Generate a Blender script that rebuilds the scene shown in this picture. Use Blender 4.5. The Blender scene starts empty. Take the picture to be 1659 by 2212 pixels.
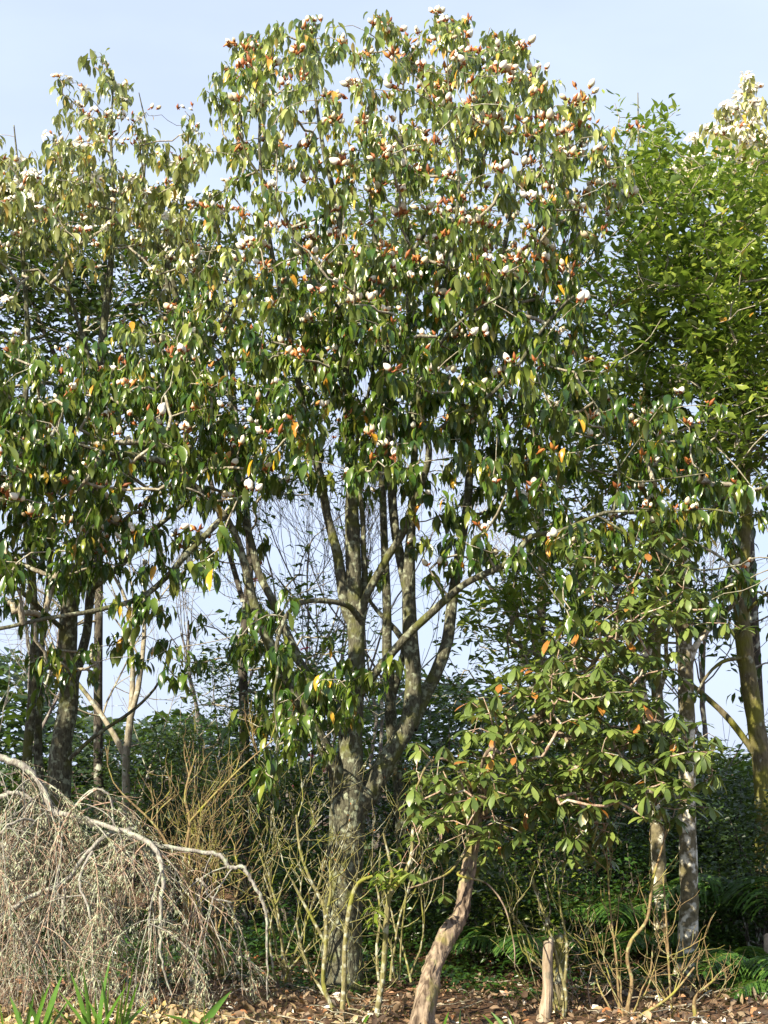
import bpy, math, random
import numpy as np
from mathutils import Vector

random.seed(7)
RNG = np.random.default_rng(11)
S = bpy.context.scene
COL = S.collection

# ------------------------------------------------------------------ camera
CAM_Z, PITCH, FPX, W, H = 1.6, math.radians(9.16), 3355.0, 1659.0, 2212.0
cam_data = bpy.data.cameras.new('camera')
cam = bpy.data.objects.new('camera', cam_data)
COL.objects.link(cam)
cam.location = (0, 0, CAM_Z)
cam.rotation_euler = (math.radians(90) + PITCH, 0, 0)
cam_data.sensor_fit = 'HORIZONTAL'
cam_data.sensor_width = 36.0
cam_data.lens = 36.0 * FPX / W
cam_data.clip_end = 2000
S.camera = cam

# ------------------------------------------------------------------ sky, sun, exposure
SUN_EL, SUN_AZ = math.radians(36), math.radians(-138)     # azimuth from +Y, clockwise; sun front-left behind the camera
sun_dir = Vector((math.sin(SUN_AZ) * math.cos(SUN_EL), math.cos(SUN_AZ) * math.cos(SUN_EL), math.sin(SUN_EL)))
world = bpy.data.worlds.new('World')
S.world = world
world.use_nodes = True
wn, wl = world.node_tree.nodes, world.node_tree.links
wn.clear()
out = wn.new('ShaderNodeOutputWorld')
bg = wn.new('ShaderNodeBackground')
bg.inputs['Strength'].default_value = 0.055
sky = wn.new('ShaderNodeTexSky')
sky.sky_type = 'NISHITA'
sky.sun_disc = False
sky.sun_elevation = SUN_EL
sky.sun_rotation = SUN_AZ
sky.air_density = 1.0
sky.dust_density = 1.2
tc = wn.new('ShaderNodeTexCoord')
mp = wn.new('ShaderNodeMapping')
mp.inputs['Scale'].default_value = (1.0, 1.0, 3.0)
nz = wn.new('ShaderNodeTexNoise')
nz.inputs['Scale'].default_value = 3.0
nz.inputs['Detail'].default_value = 5.0
nz.inputs['Roughness'].default_value = 0.5
rp = wn.new('ShaderNodeMapRange')
rp.inputs['From Min'].default_value = 0.35
rp.inputs['From Max'].default_value = 0.68
rp.inputs['To Min'].default_value = 0.78
rp.inputs['To Max'].default_value = 0.97
mx = wn.new('ShaderNodeMix')
mx.data_type = 'RGBA'
mx.inputs['B'].default_value = (6.3, 7.35, 9.6, 1)             # thin high cloud
wl.new(tc.outputs['Generated'], mp.inputs['Vector'])
wl.new(mp.outputs['Vector'], nz.inputs['Vector'])
wl.new(nz.outputs['Fac'], rp.inputs['Value'])
wl.new(rp.outputs['Result'], mx.inputs['Factor'])
wl.new(sky.outputs['Color'], mx.inputs['A'])
wl.new(mx.outputs['Result'], bg.inputs['Color'])
wl.new(bg.outputs['Background'], out.inputs['Surface'])

sl = bpy.data.lights.new('sun', 'SUN')
sl.energy = 5.0
sl.angle = math.radians(0.5)
sl.color = (1.0, 0.91, 0.72)
sun = bpy.data.objects.new('sun', sl)
sun.rotation_euler = sun_dir.to_track_quat('Z', 'Y').to_euler()
sun.location = (-10, -10, 20)
COL.objects.link(sun)

S.view_settings.view_transform = 'Standard'
S.view_settings.look = 'None'
S.view_settings.exposure = 1.28
S.view_settings.gamma = 1.0
S.cycles.max_bounces = 6
S.cycles.diffuse_bounces = 3
S.cycles.glossy_bounces = 2
S.cycles.transmission_bounces = 3
S.cycles.transparent_max_bounces = 4

# ------------------------------------------------------------------ helpers
CP, SP = math.cos(PITCH), math.sin(PITCH)


def P(px, py, Y):
    """World point at depth Y that stands where the surveyed photo position (1659 x 2212 frame) is."""
    u, v = (px - W / 2) / FPX, (H / 2 - py) / FPX
    dy, dz = CP - v * SP, SP + v * CP
    return np.array((u * Y / dy, Y, CAM_Z + dz * Y / dy))


def PXM(Y):
    """metres per surveyed pixel at depth Y"""
    return Y / FPX


def tag(o, label=None, cat=None, group=None, kind=None):
    for k, v in (('label', label), ('category', cat), ('group', group), ('kind', kind)):
        if v:
            o[k] = v
    return o


def empty(name, loc, label, cat, group=None):
    o = bpy.data.objects.new(name, None)
    o.location = tuple(loc)
    o.empty_display_size = 0.2
    COL.objects.link(o)
    return tag(o, label, cat, group)


class MB:
    """collects tubes, leaves and blobs; build() links them as ONE mesh object"""

    def __init__(self):
        self.v, self.q, self.m, self.n = [], [], [], 0

    def add(self, v, q, mat=0):
        v = np.asarray(v, dtype=np.float64).reshape(-1, 3)
        q = np.asarray(q, dtype=np.int64).reshape(-1, 4)
        self.v.append(v)
        self.q.append(q + self.n)
        self.m.append(np.full(len(q), mat, dtype=np.int32))
        self.n += len(v)

    def tube(self, pts, rad, sides=6, mat=0, rough=0.0, groove=0.0):
        pts = np.asarray(pts, float)
        k = len(pts)
        rad = np.broadcast_to(np.asarray(rad, float), (k,))
        t = np.gradient(pts, axis=0)
        t /= np.linalg.norm(t, axis=1)[:, None] + 1e-9
        ref = np.array((0.0, 1.0, 0.0)) if abs(t[:, 1]).mean() < 0.8 else np.array((1.0, 0, 0))
        a = np.cross(t, ref)
        a /= np.linalg.norm(a, axis=1)[:, None] + 1e-9
        b = np.cross(t, a)
        ang = np.arange(sides) * 2 * math.pi / sides
        rr = rad[:, None] * (1 + rough * RNG.normal(size=(k, sides)))
        if groove:
            gk = RNG.normal(size=(max(3, k // 7) + 2, sides))
            xs = np.linspace(0, len(gk) - 1.001, k)
            i_ = xs.astype(int)
            fr = (xs - i_)[:, None]
            rr = rr * (1 + groove * (gk[i_] * (1 - fr) + gk[i_ + 1] * fr))
        v = pts[:, None, :] + rr[:, :, None] * (np.cos(ang)[None, :, None] * a[:, None, :] + np.sin(ang)[None, :, None] * b[:, None, :])
        i = np.arange(k - 1)[:, None] * sides
        j = np.arange(sides)[None, :]
        j2 = (j + 1) % sides
        q = np.stack([i + j, i + j2, i + sides + j2, i + sides + j], -1).reshape(-1, 4)
        self.add(v.reshape(-1, 3), q, mat)

    def blob(self, c, axis, L, R, mat=0, nu=7, prof=(0.05, 0.72, 1.0, 0.9, 0.55, 0.05)):
        axis = np.asarray(axis, float)
        axis = axis / (np.linalg.norm(axis) + 1e-9)
        k = len(prof)
        pts = np.asarray(c)[None, :] + axis[None, :] * (np.linspace(0, 1, k)[:, None] * L)
        t = axis
        ref = np.array((0.0, 1.0, 0.0)) if abs(t[1]) < 0.8 else np.array((1.0, 0, 0))
        a = np.cross(t, ref); a /= np.linalg.norm(a)
        b = np.cross(t, a)
        ang = np.arange(nu) * 2 * math.pi / nu
        rr = np.asarray(prof) * R
        v = pts[:, None, :] + rr[:, None, None] * (np.cos(ang)[None, :, None] * a + np.sin(ang)[None, :, None] * b)
        i = np.arange(k - 1)[:, None] * nu
        j = np.arange(nu)[None, :]
        j2 = (j + 1) % nu
        q = np.stack([i + j, i + j2, i + nu + j2, i + nu + j], -1).reshape(-1, 4)
        self.add(v.reshape(-1, 3), q, mat)

    def leaves(self, p, phi, a0, a1, L, Wd, roll, fold=0.35, seg=4, prof=None, mat=0, side=0.0, wave=0.0):
        """N leaves at once. phi azimuth, a0/a1 angle below horizontal at base/tip, roll about the midrib."""
        p = np.asarray(p, float).reshape(-1, 3)
        N = len(p)
        if N == 0:
            return
        f = lambda x: np.broadcast_to(np.asarray(x, float), (N,))
        phi, a0, a1, L, Wd, roll, side = map(f, (phi, a0, a1, L, Wd, roll, side))
        if prof is None:
            prof = {4: (0.14, 0.80, 1.0, 0.88, 0.52, 0.04), 3: (0.12, 1.0, 0.8, 0.04), 2: (0.15, 1.0, 0.05)}[seg]
        prof = np.asarray(prof)
        seg = len(prof) - 1
        tt = (np.arange(seg) + 0.5) / seg
        ang = a0[:, None] + (a1 - a0)[:, None] * tt[None, :]
        ph = phi[:, None] + side[:, None] * (tt[None, :] - 0.3)
        hd = np.stack([np.cos(ph), np.sin(ph)], -1)
        step = np.concatenate([hd * np.cos(ang)[..., None], -np.sin(ang)[..., None]], -1) * (L / seg)[:, None, None]
        cen = np.concatenate([np.zeros((N, 1, 3)), np.cumsum(step, 1)], 1) + p[:, None, :]
        angv = a0[:, None] + (a1 - a0)[:, None] * (np.arange(seg + 1) / seg)[None, :]
        phv = phi[:, None] + side[:, None] * (np.arange(seg + 1) / seg - 0.3)[None, :]
        sd = np.stack([-np.sin(phv), np.cos(phv), np.zeros_like(phv)], -1)
        up = np.stack([np.cos(phv) * np.sin(angv), np.sin(phv) * np.sin(angv), np.cos(angv)], -1)
        rl = roll[:, None] + wave * RNG.normal(size=(N, seg + 1))
        cr, sr = np.cos(rl)[..., None], np.sin(rl)[..., None]
        s2 = sd * cr + up * sr
        u2 = -sd * sr + up * cr
        w = (Wd[:, None] * 0.5 * prof[None, :])[..., None]
        lf = cen + s2 * w * math.cos(fold) + u2 * w * math.sin(fold)
        rt = cen - s2 * w * math.cos(fold) + u2 * w * math.sin(fold)
        v = np.stack([lf, cen, rt], 2).reshape(-1, 3)
        r = np.arange(seg)[:, None] * 3
        c = np.arange(2)[None, :]
        q1 = np.stack([r + c, r + c + 1, r + c + 4, r + c + 3], -1).reshape(-1, 4)
        q = (np.arange(N)[:, None, None] * (3 * (seg + 1)) + q1[None]).reshape(-1, 4)
        self.add(v, q, mat)

    def build(self, name, mats, parent=None, smooth=True, origin=None):
        v = np.concatenate(self.v)
        q = np.concatenate(self.q)
        m = np.concatenate(self.m)
        o3 = np.array(parent.location) if parent is not None else np.zeros(3)
        if origin is not None:
            o3 = np.asarray(origin, float)
        me = bpy.data.meshes.new(name)
        me.vertices.add(len(v))
        me.vertices.foreach_set('co', (v - o3).astype(np.float32).ravel())
        me.loops.add(len(q) * 4)
        me.loops.foreach_set('vertex_index', q.astype(np.int32).ravel())
        me.polygons.add(len(q))
        me.polygons.foreach_set('loop_start', (np.arange(len(q)) * 4).astype(np.int32))
        me.polygons.foreach_set('material_index', m)
        me.polygons.foreach_set('use_smooth', np.full(len(q), smooth))
        for mt in (mats if isinstance(mats, (list, tuple)) else [mats]):
            me.materials.append(mt)
        me.update(calc_edges=True)
        o = bpy.data.objects.new(name, me)
        COL.objects.link(o)
        if origin is not None:
            o.location = tuple(o3)
        if parent is not None:
            o.parent = parent
            if origin is not None:
                o.location = tuple(o3 - np.array(parent.location))
        return o


def smooth_path(pts, n=5):
    """Catmull-Rom through rows (any number of columns)"""
    p = np.asarray(pts, float)
    if len(p) < 3:
        t = np.linspace(0, 1, n + 1)[:, None]
        return p[0] * (1 - t) + p[-1] * t
    e = np.vstack([2 * p[0] - p[1], p, 2 * p[-1] - p[-2]])
    o = []
    for i in range(1, len(e) - 2):
        for t in np.linspace(0, 1, n, endpoint=False):
            a, b, c, d = e[i - 1], e[i], e[i + 1], e[i + 2]
            o.append(0.5 * (2 * b + (c - a) * t + (2 * a - 5 * b + 4 * c - d) * t * t + (3 * b - a - 3 * c + d) * t ** 3))
    o.append(p[-1])
    return np.array(o)


# ------------------------------------------------------------------ materials
def leaf_mat(name, stops, rough=0.35, back=(0.12, 0.16, 0.06), backf=0.5, transl=0.35, tcol=(0.25, 0.42, 0.04), spec=0.5, noise=0.25):
    m = bpy.data.materials.new(name)
    m.use_nodes = True
    n, l = m.node_tree.nodes, m.node_tree.links
    n.clear()
    o = n.new('ShaderNodeOutputMaterial')
    g = n.new('ShaderNodeNewGeometry')
    cr = n.new('ShaderNodeValToRGB')
    cr.color_ramp.interpolation = 'LINEAR'
    e = cr.color_ramp.elements
    while len(e) < len(stops):
        e.new(0.5)
    for el, (pos, c) in zip(e, stops):
        el.position = pos
        el.color = (*c, 1)
    l.new(g.outputs['Random Per Island'], cr.inputs['Fac'])
    nt = n.new('ShaderNodeTexNoise')
    nt.inputs['Scale'].default_value = 40
    nt.inputs['Detail'].default_value = 2
    tcn = n.new('ShaderNodeTexCoord')
    l.new(tcn.outputs['Object'], nt.inputs['Vector'])
    hs = n.new('ShaderNodeHueSaturation')
    mr = n.new('ShaderNodeMapRange')
    mr.inputs['To Min'].default_value = 1 - noise
    mr.inputs['To Max'].default_value = 1 + noise
    l.new(nt.outputs['Fac'], mr.inputs['Value'])
    l.new(mr.outputs['Result'], hs.inputs['Value'])
    l.new(cr.outputs['Color'], hs.inputs['Color'])
    bk = n.new('ShaderNodeMix')
    bk.data_type = 'RGBA'
    bk.inputs['B'].default_value = (*back, 1)
    mu = n.new('ShaderNodeMath')
    mu.operation = 'MULTIPLY'
    mu.inputs[1].default_value = backf
    l.new(g.outputs['Backfacing'], mu.inputs[0])
    l.new(mu.outputs[0], bk.inputs['Factor'])
    l.new(hs.outputs['Color'], bk.inputs['A'])
    b = n.new('ShaderNodeBsdfPrincipled')
    b.inputs['Roughness'].default_value = rough
    b.inputs['Specular IOR Level'].default_value = spec
    l.new(bk.outputs['Result'], b.inputs['Base Color'])
    tr = n.new('ShaderNodeBsdfTranslucent')
    tm = n.new('ShaderNodeMix')
    tm.data_type = 'RGBA'
    tm.inputs['Factor'].default_value = 0.6
    tm.inputs['B'].default_value = (*tcol, 1)
    l.new(hs.outputs['Color'], tm.inputs['A'])
    l.new(tm.outputs['Result'], tr.inputs['Color'])
    ms = n.new('ShaderNodeMixShader')
    ms.inputs['Fac'].default_value = transl
    l.new(b.outputs['BSDF'], ms.inputs[1])
    l.new(tr.outputs['BSDF'], ms.inputs[2])
    l.new(ms.outputs['Shader'], o.inputs['Surface'])
    return m


def bark_mat(name, c0, c1, lichen=(0.42, 0.43, 0.34), lf=0.35, moss=(0.12, 0.14, 0.02), mf=0.2, scale=6.0, bump=0.6, zs=0.35):
    m = bpy.data.materials.new(name)
    m.use_nodes = True
    n, l = m.node_tree.nodes, m.node_tree.links
    b = n['Principled BSDF']
    b.inputs['Roughness'].default_value = 0.9
    b.inputs['Specular IOR Level'].default_value = 0.2
    tcn = n.new('ShaderNodeTexCoord')
    mp_ = n.new('ShaderNodeMapping')
    mp_.inputs['Scale'].default_value = (1, 1, zs)
    l.new(tcn.outputs['Object'], mp_.inputs['Vector'])

    def noise(sc, det, vec):
        t = n.new('ShaderNodeTexNoise')
        t.inputs['Scale'].default_value = sc
        t.inputs['Detail'].default_value = det
        l.new(vec, t.inputs['Vector'])
        return t.outputs['Fac']

    def ramp(v, a, c):
        r = n.new('ShaderNodeMapRange')
        r.inputs['From Min'].default_value = a
        r.inputs['From Max'].default_value = c
        l.new(v, r.inputs['Value'])
        return r.outputs['Result']

    def mix(f, a, bb):
        x = n.new('ShaderNodeMix')
        x.data_type = 'RGBA'
        if isinstance(f, float):
            x.inputs['Factor'].default_value = f
        else:
            l.new(f, x.inputs['Factor'])
        for s, val in (('A', a), ('B', bb)):
            if isinstance(val, tuple):
                x.inputs[s].default_value = (*val, 1)
            else:
                l.new(val, x.inputs[s])
        return x.outputs['Result']
    n1 = noise(scale * 7, 4, mp_.outputs['Vector'])
    n2 = noise(scale * 2.2, 5, tcn.outputs['Object'])
    n3 = noise(scale * 0.7, 4, tcn.outputs['Object'])
    base = mix(ramp(n1, 0.35, 0.65), c0, c1)
    base = mix(ramp(n2, 0.62 - 0.2 * lf, 0.72 - 0.2 * lf), base, lichen)
    base = mix(ramp(n3, 0.66 - 0.3 * mf, 0.82 - 0.3 * mf), base, moss)
    l.new(base, b.inputs['Base Color'])
    bp = n.new('ShaderNodeBump')
    bp.inputs['Strength'].default_value = bump
    bp.inputs['Distance'].default_value = 0.02
    l.new(n1, bp.inputs['Height'])
    l.new(bp.outputs['Normal'], b.inputs['Normal'])
    return m


G = lambda *a: [(x[0], x[1]) for x in a]
M = {}
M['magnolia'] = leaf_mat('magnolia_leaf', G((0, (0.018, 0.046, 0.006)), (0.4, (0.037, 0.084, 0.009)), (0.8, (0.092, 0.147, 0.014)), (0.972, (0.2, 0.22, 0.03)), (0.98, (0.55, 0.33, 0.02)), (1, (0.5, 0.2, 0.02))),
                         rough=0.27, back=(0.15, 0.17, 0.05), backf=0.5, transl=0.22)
M['magnolia_sunny'] = leaf_mat('magnolia_leaf_sunlit', G((0, (0.028, 0.062, 0.009)), (0.35, (0.09, 0.145, 0.016)), (0.72, (0.24, 0.28, 0.042)), (0.94, (0.36, 0.38, 0.11)), (0.955, (0.6, 0.38, 0.04)), (1, (0.55, 0.25, 0.03))),
                               rough=0.32, back=(0.22, 0.26, 0.10), backf=0.55, transl=0.3, spec=0.9, tcol=(0.4, 0.5, 0.08))  # upper-crown copy of the magnolia leaf, sunlight put into its colour
M['magnolia_silver'] = leaf_mat('magnolia_leaf_silvery', G((0, (0.035, 0.065, 0.012)), (0.35, (0.10, 0.145, 0.022)), (0.7, (0.25, 0.28, 0.06)), (0.93, (0.42, 0.42, 0.17)), (0.955, (0.55, 0.36, 0.04)), (1, (0.5, 0.25, 0.03))), rough=0.34, back=(0.26, 0.27, 0.12), backf=0.5, transl=0.32, spec=0.8, tcol=(0.4, 0.45, 0.08))
M['magnolia_yellow'] = leaf_mat('magnolia_leaf_yellow', G((0, (0.10, 0.14, 0.02)), (0.4, (0.28, 0.31, 0.06)), (0.7, (0.48, 0.46, 0.14)), (0.88, (0.6, 0.56, 0.26)), (0.94, (0.62, 0.42, 0.04)), (1, (0.6, 0.36, 0.04))), rough=0.32, back=(0.4, 0.4, 0.2), backf=0.5, transl=0.35, spec=0.8, tcol=(0.5, 0.5, 0.1))
M['small_green'] = leaf_mat('small_green_leaf', G((0, (0.05, 0.09, 0.010)), (0.5, (0.17, 0.22, 0.025)), (0.9, (0.30, 0.34, 0.05)), (0.985, (0.3, 0.36, 0.06)), (0.99, (0.4, 0.2, 0.03)), (1, (0.4, 0.2, 0.03))),
                            rough=0.32, back=(0.12, 0.19, 0.05), transl=0.35)
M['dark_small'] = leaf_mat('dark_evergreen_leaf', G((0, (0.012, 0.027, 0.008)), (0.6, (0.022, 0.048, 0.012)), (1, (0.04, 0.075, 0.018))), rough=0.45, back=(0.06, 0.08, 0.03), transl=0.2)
M['rhodo'] = leaf_mat('rhododendron_leaf', G((0, (0.05, 0.08, 0.018)), (0.5, (0.115, 0.165, 0.036)), (0.95, (0.20, 0.25, 0.055)), (0.972, (0.15, 0.19, 0.04)), (0.98, (0.40, 0.16, 0.03)), (1, (0.3, 0.12, 0.03))),
                      rough=0.38, back=(0.16, 0.13, 0.07), transl=0.2)
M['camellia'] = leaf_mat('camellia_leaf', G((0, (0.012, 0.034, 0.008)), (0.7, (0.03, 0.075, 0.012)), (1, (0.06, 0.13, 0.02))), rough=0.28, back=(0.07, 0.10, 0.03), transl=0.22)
M['fern'] = leaf_mat('fern_leaf', G((0, (0.02, 0.06, 0.012)), (0.7, (0.05, 0.125, 0.02)), (1, (0.11, 0.2, 0.03))), rough=0.45, back=(0.09, 0.15, 0.05), transl=0.35)
M['grass'] = leaf_mat('strap_leaf', G((0, (0.04, 0.12, 0.015)), (0.7, (0.09, 0.2, 0.02)), (1, (0.16, 0.28, 0.04))), rough=0.35, back=(0.1, 0.2, 0.04), transl=0.3)
M['lawn'] = leaf_mat('lawn_grass', G((0, (0.10, 0.14, 0.02)), (0.6, (0.2, 0.22, 0.04)), (1, (0.42, 0.34, 0.05))), rough=0.5, back=(0.1, 0.2, 0.04), transl=0.3)
M['litter'] = leaf_mat('fallen_leaf', G((0, (0.035, 0.022, 0.014)), (0.35, (0.085, 0.05, 0.03)), (0.6, (0.17, 0.11, 0.065)), (0.8, (0.34, 0.25, 0.15)), (0.92, (0.36, 0.12, 0.03)), (0.96, (0.75, 0.68, 0.55)), (1, (0.8, 0.75, 0.65))),
                       rough=0.6, back=(0.35, 0.24, 0.15), transl=0.1)
M['pale_litter'] = leaf_mat('pale_fallen_leaf', G((0, (0.20, 0.12, 0.06)), (0.4, (0.42, 0.30, 0.15)), (0.8, (0.60, 0.46, 0.24)), (0.93, (0.7, 0.5, 0.08)), (1, (0.72, 0.64, 0.48))), rough=0.6, back=(0.5, 0.4, 0.25), transl=0.15)
M['petal'] = leaf_mat('white_petal', G((0, (0.80, 0.76, 0.62)), (1, (0.85, 0.82, 0.74))), rough=0.5, back=(0.85, 0.82, 0.7), backf=0.3, transl=0.3, tcol=(0.8, 0.75, 0.6), noise=0.06)
M['pink'] = leaf_mat('pink_petal', G((0, (0.65, 0.10, 0.22)), (1, (0.8, 0.22, 0.35))), rough=0.5, back=(0.6, 0.15, 0.25), backf=0.3, transl=0.3, tcol=(0.7, 0.1, 0.2), noise=0.1)
M['bud'] = leaf_mat('bud_white', G((0, (0.50, 0.38, 0.22)), (0.3, (0.72, 0.64, 0.46)), (0.6, (0.80, 0.73, 0.56)), (1, (0.86, 0.82, 0.72))), rough=0.55, backf=0.0, transl=0.08, tcol=(0.8, 0.7, 0.5), noise=0.1)
M['bract'] = leaf_mat('bud_scale_orange', G((0, (0.16, 0.05, 0.015)), (0.6, (0.34, 0.10, 0.02)), (1, (0.52, 0.22, 0.04))), rough=0.6, backf=0.0, transl=0.05, noise=0.2)
M['bark'] = bark_mat('magnolia_bark', (0.05, 0.046, 0.031), (0.125, 0.12, 0.08), lichen=(0.27, 0.29, 0.20), lf=0.42, mf=0.5, moss=(0.10, 0.105, 0.03), scale=10)
M['bark_dark'] = bark_mat('dark_bark', (0.05, 0.042, 0.032), (0.11, 0.095, 0.075), lf=0.25, mf=0.25)
M['bark_pale'] = bark_mat('pale_bark', (0.20, 0.17, 0.12), (0.34, 0.30, 0.22), lf=0.35, mf=0.2)
M['bark_white'] = bark_mat('lichened_bark', (0.10, 0.085, 0.05), (0.20, 0.17, 0.10), lichen=(0.66, 0.62, 0.50), lf=0.6, mf=0.35, moss=(0.12, 0.105, 0.035), bump=0.4, zs=0.8)
M['bark_moss'] = bark_mat('mossy_bark', (0.09, 0.075, 0.04), (0.18, 0.15, 0.09), lf=0.2, mf=0.8, moss=(0.16, 0.155, 0.03))
M['bark_red'] = bark_mat('rhododendron_bark', (0.07, 0.048, 0.033), (0.31, 0.235, 0.165), lichen=(0.27, 0.25, 0.12), lf=0.15, mf=0.5, moss=(0.22, 0.205, 0.035), scale=5, bump=1.0, zs=0.16)
M['twig'] = bark_mat('magnolia_twig', (0.19, 0.16, 0.11), (0.36, 0.32, 0.24), lf=0.4, mf=0.1, scale=12)
M['twig_tan'] = bark_mat('tan_twig', (0.15, 0.10, 0.05), (0.28, 0.20, 0.10), lichen=(0.3, 0.3, 0.14), lf=0.4, mf=0.5, moss=(0.26, 0.25, 0.05), scale=9)
M['twig_moss'] = bark_mat('mossy_twig', (0.13, 0.115, 0.05), (0.25, 0.22, 0.10), lichen=(0.42, 0.42, 0.32), lf=0.45, mf=0.6, moss=(0.19, 0.19, 0.035), scale=9)
M['twig_red'] = bark_mat('red_brown_twig', (0.22, 0.13, 0.09), (0.42, 0.31, 0.23), lichen=(0.48, 0.47, 0.36), lf=0.5, mf=0.1, scale=10)
M['twig_grey'] = bark_mat('grey_twig', (0.17, 0.15, 0.13), (0.34, 0.32, 0.28), lichen=(0.36, 0.39, 0.29), lf=0.45, mf=0.15, scale=10)
M['twig_far'] = bark_mat('far_twig', (0.13, 0.11, 0.10), (0.22, 0.19, 0.17), lf=0.4, mf=0.1, scale=6)
M['lichen'] = leaf_mat('lichen_tuft', G((0, (0.26, 0.29, 0.17)), (0.6, (0.40, 0.43, 0.28)), (1, (0.52, 0.54, 0.38))), rough=0.9, spec=0.1, back=(0.3, 0.32, 0.2), transl=0.15, tcol=(0.3, 0.35, 0.2))
M['post'] = bark_mat('weathered_post', (0.24, 0.18, 0.12), (0.42, 0.34, 0.25), lichen=(0.2, 0.17, 0.12), lf=0.4, mf=0.3, zs=0.12, bump=0.9)
M['soil'] = bark_mat('woodland_soil', (0.035, 0.022, 0.014), (0.10, 0.055, 0.032), lichen=(0.16, 0.09, 0.05), lf=0.5, mf=0.3, moss=(0.05, 0.06, 0.015), scale=4, zs=1.0)


# ------------------------------------------------------------------ density surveys (30 columns x 40 rows over the frame)
CELL = W / 30.0


def grid(rows):
    """rows: {row: [(first column, 'digits'), ...]}"""
    g = np.zeros((40, 36))                      # three extra columns on each side
    for r, segs in rows.items():
        for c0, s in segs:
            for i, ch in enumerate(s):
                if ch.isdigit():
                    g[r, c0 + i + 3] = int(ch)
        g[r, :3] = g[r, 3]
        g[r, 33:] = g[r, 32]
    return g


def sample(g, k, y0, ys, ymin=None, ymax=None):
    """cluster points with k clusters per digit and cell, depth spread ys about y0"""
    pts = []
    for r in range(40):
        for c in range(36):
            e = 6.0 * (g[r, c] / 6.0) ** 1.75 * k
            n = int(e) + (random.random() < e - int(e))
            for _ in range(n):
                px = (c - 3 + random.random()) * CELL
                py = (r + random.random()) * CELL
                Y = y0 + random.gauss(0, ys)
                if ymin is not None:
                    Y = min(max(Y, ymin), ymax)
                pts.append(P(px, py, Y))
    return np.array(pts)


# ------------------------------------------------------------------ branching
class Skeleton:
    def __init__(self):
        self.p, self.par, self.paths = [], [], []
        self.limb = []

    def add_limb(self, pts, n=4, jit=0.0):
        """pts rows (px, py, Y, radius px)"""
        pts = np.asarray(pts, float)
        w = np.array([[*P(a, b, c), r * PXM(c)] for a, b, c, r in pts])
        s = smooth_path(w, n)
        if jit:
            s[1:-1, :3] += RNG.normal(size=(len(s) - 2, 3)) * jit
        self.limb.append(s)
        ids = []
        prev = -1
        if self.p:
            d = np.linalg.norm(np.array(self.p) - s[0, :3], axis=1)
            prev = int(d.argmin())
        for row in s:
            self.p.append(row[:3])
            self.par.append(prev)
            prev = len(self.p) - 1
            ids.append(prev)

    def grow(self, targets, stepl=0.09, wob=0.014, sag=0.06, r0=0.0029, own=None, minz=None):
        """attach each target to the nearest node; returns twig direction at each target"""
        t = np.asarray(targets)
        base = np.array(self.p)
        d0 = np.array([np.min(np.linalg.norm(base - q, axis=1)) for q in t])
        order = np.argsort(d0)
        cap = len(base) + 60000
        A = np.zeros((cap, 3))
        A[:len(base)] = base
        n = len(base)
        nb = n
        par = list(self.par)
        seg = []
        dirs = np.zeros_like(t)
        for k in order:
            q = t[k]
            dv = q - A[:n]
            dd = np.sqrt((dv * dv).sum(1))
            cost = dd * (1 + 0.55 * np.clip(-dv[:, 2] / (dd + 1e-6), 0, 1))
            if minz is not None:
                cost = cost + (A[:n, 2] < minz) * 5
            i = int(cost.argmin())
            L = dd[i]
            m = max(2, int(L / stepl))
            s = np.linspace(0, 1, m + 1)[1:]
            a = A[i]
            mid = (a + q) / 2 + np.array((0, 0, (random.random() - 0.35) * sag * 4 * L)) + RNG.normal(size=3) * L * 0.10
            pts = (1 - s)[:, None] ** 2 * a + 2 * ((1 - s) * s)[:, None] * mid + (s ** 2)[:, None] * q
            pts[:-1] += RNG.normal(size=(m - 1, 3)) * wob
            ids = [i]
            prev = i
            for pt in pts:
                A[n] = pt
                par.append(prev)
                prev = n
                ids.append(n)
                n += 1
            seg.append(ids)
            dv = pts[-1] - (pts[-2] if m > 1 else a)
            dirs[k] = dv / (np.linalg.norm(dv) + 1e-9)
        cnt = np.zeros(n)
        tips = [s[-1] for s in seg]
        cnt[tips] = 1
        for i in range(n - 1, nb - 1, -1):
            cnt[par[i]] += cnt[i]
        mb = MB()
        for ids in seg:
            c = cnt[ids]
            c[0] = c[1]
            r = np.minimum(r0 * np.sqrt(np.maximum(c, 1)), 0.022)
            pts = A[ids]
            mb.tube(pts, r, sides=4)
        return dirs, mb

    def limbs_mesh(self, sides=10, rough=0.03, groove=0.0, n=1):
        mb = MB()
        for s in self.limb:
            if n > 1:
                s = smooth_path(s, n)
            if groove and s[:, 3].max() > 0.03:
                mb.tube(s[:, :3], s[:, 3], sides=sides, rough=rough, groove=groove)
                continue
            mb.tube(s[:, :3], s[:, 3], sides=sides if s[:, 3].max() > 0.02 else 6, rough=rough)
        return mb


def trunk_part(limbs, twigs, bark, twig, root):
    n0 = limbs.n
    for v, q in zip(twigs.v, twigs.q):
        limbs.v.append(v)
        limbs.q.append(q + n0)
        limbs.m.append(np.full(len(q), 1, dtype=np.int32))
    limbs.n = n0 + twigs.n
    return limbs.build('trunk', [M[bark] if isinstance(bark, str) else bark, M[twig]], root)


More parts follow.
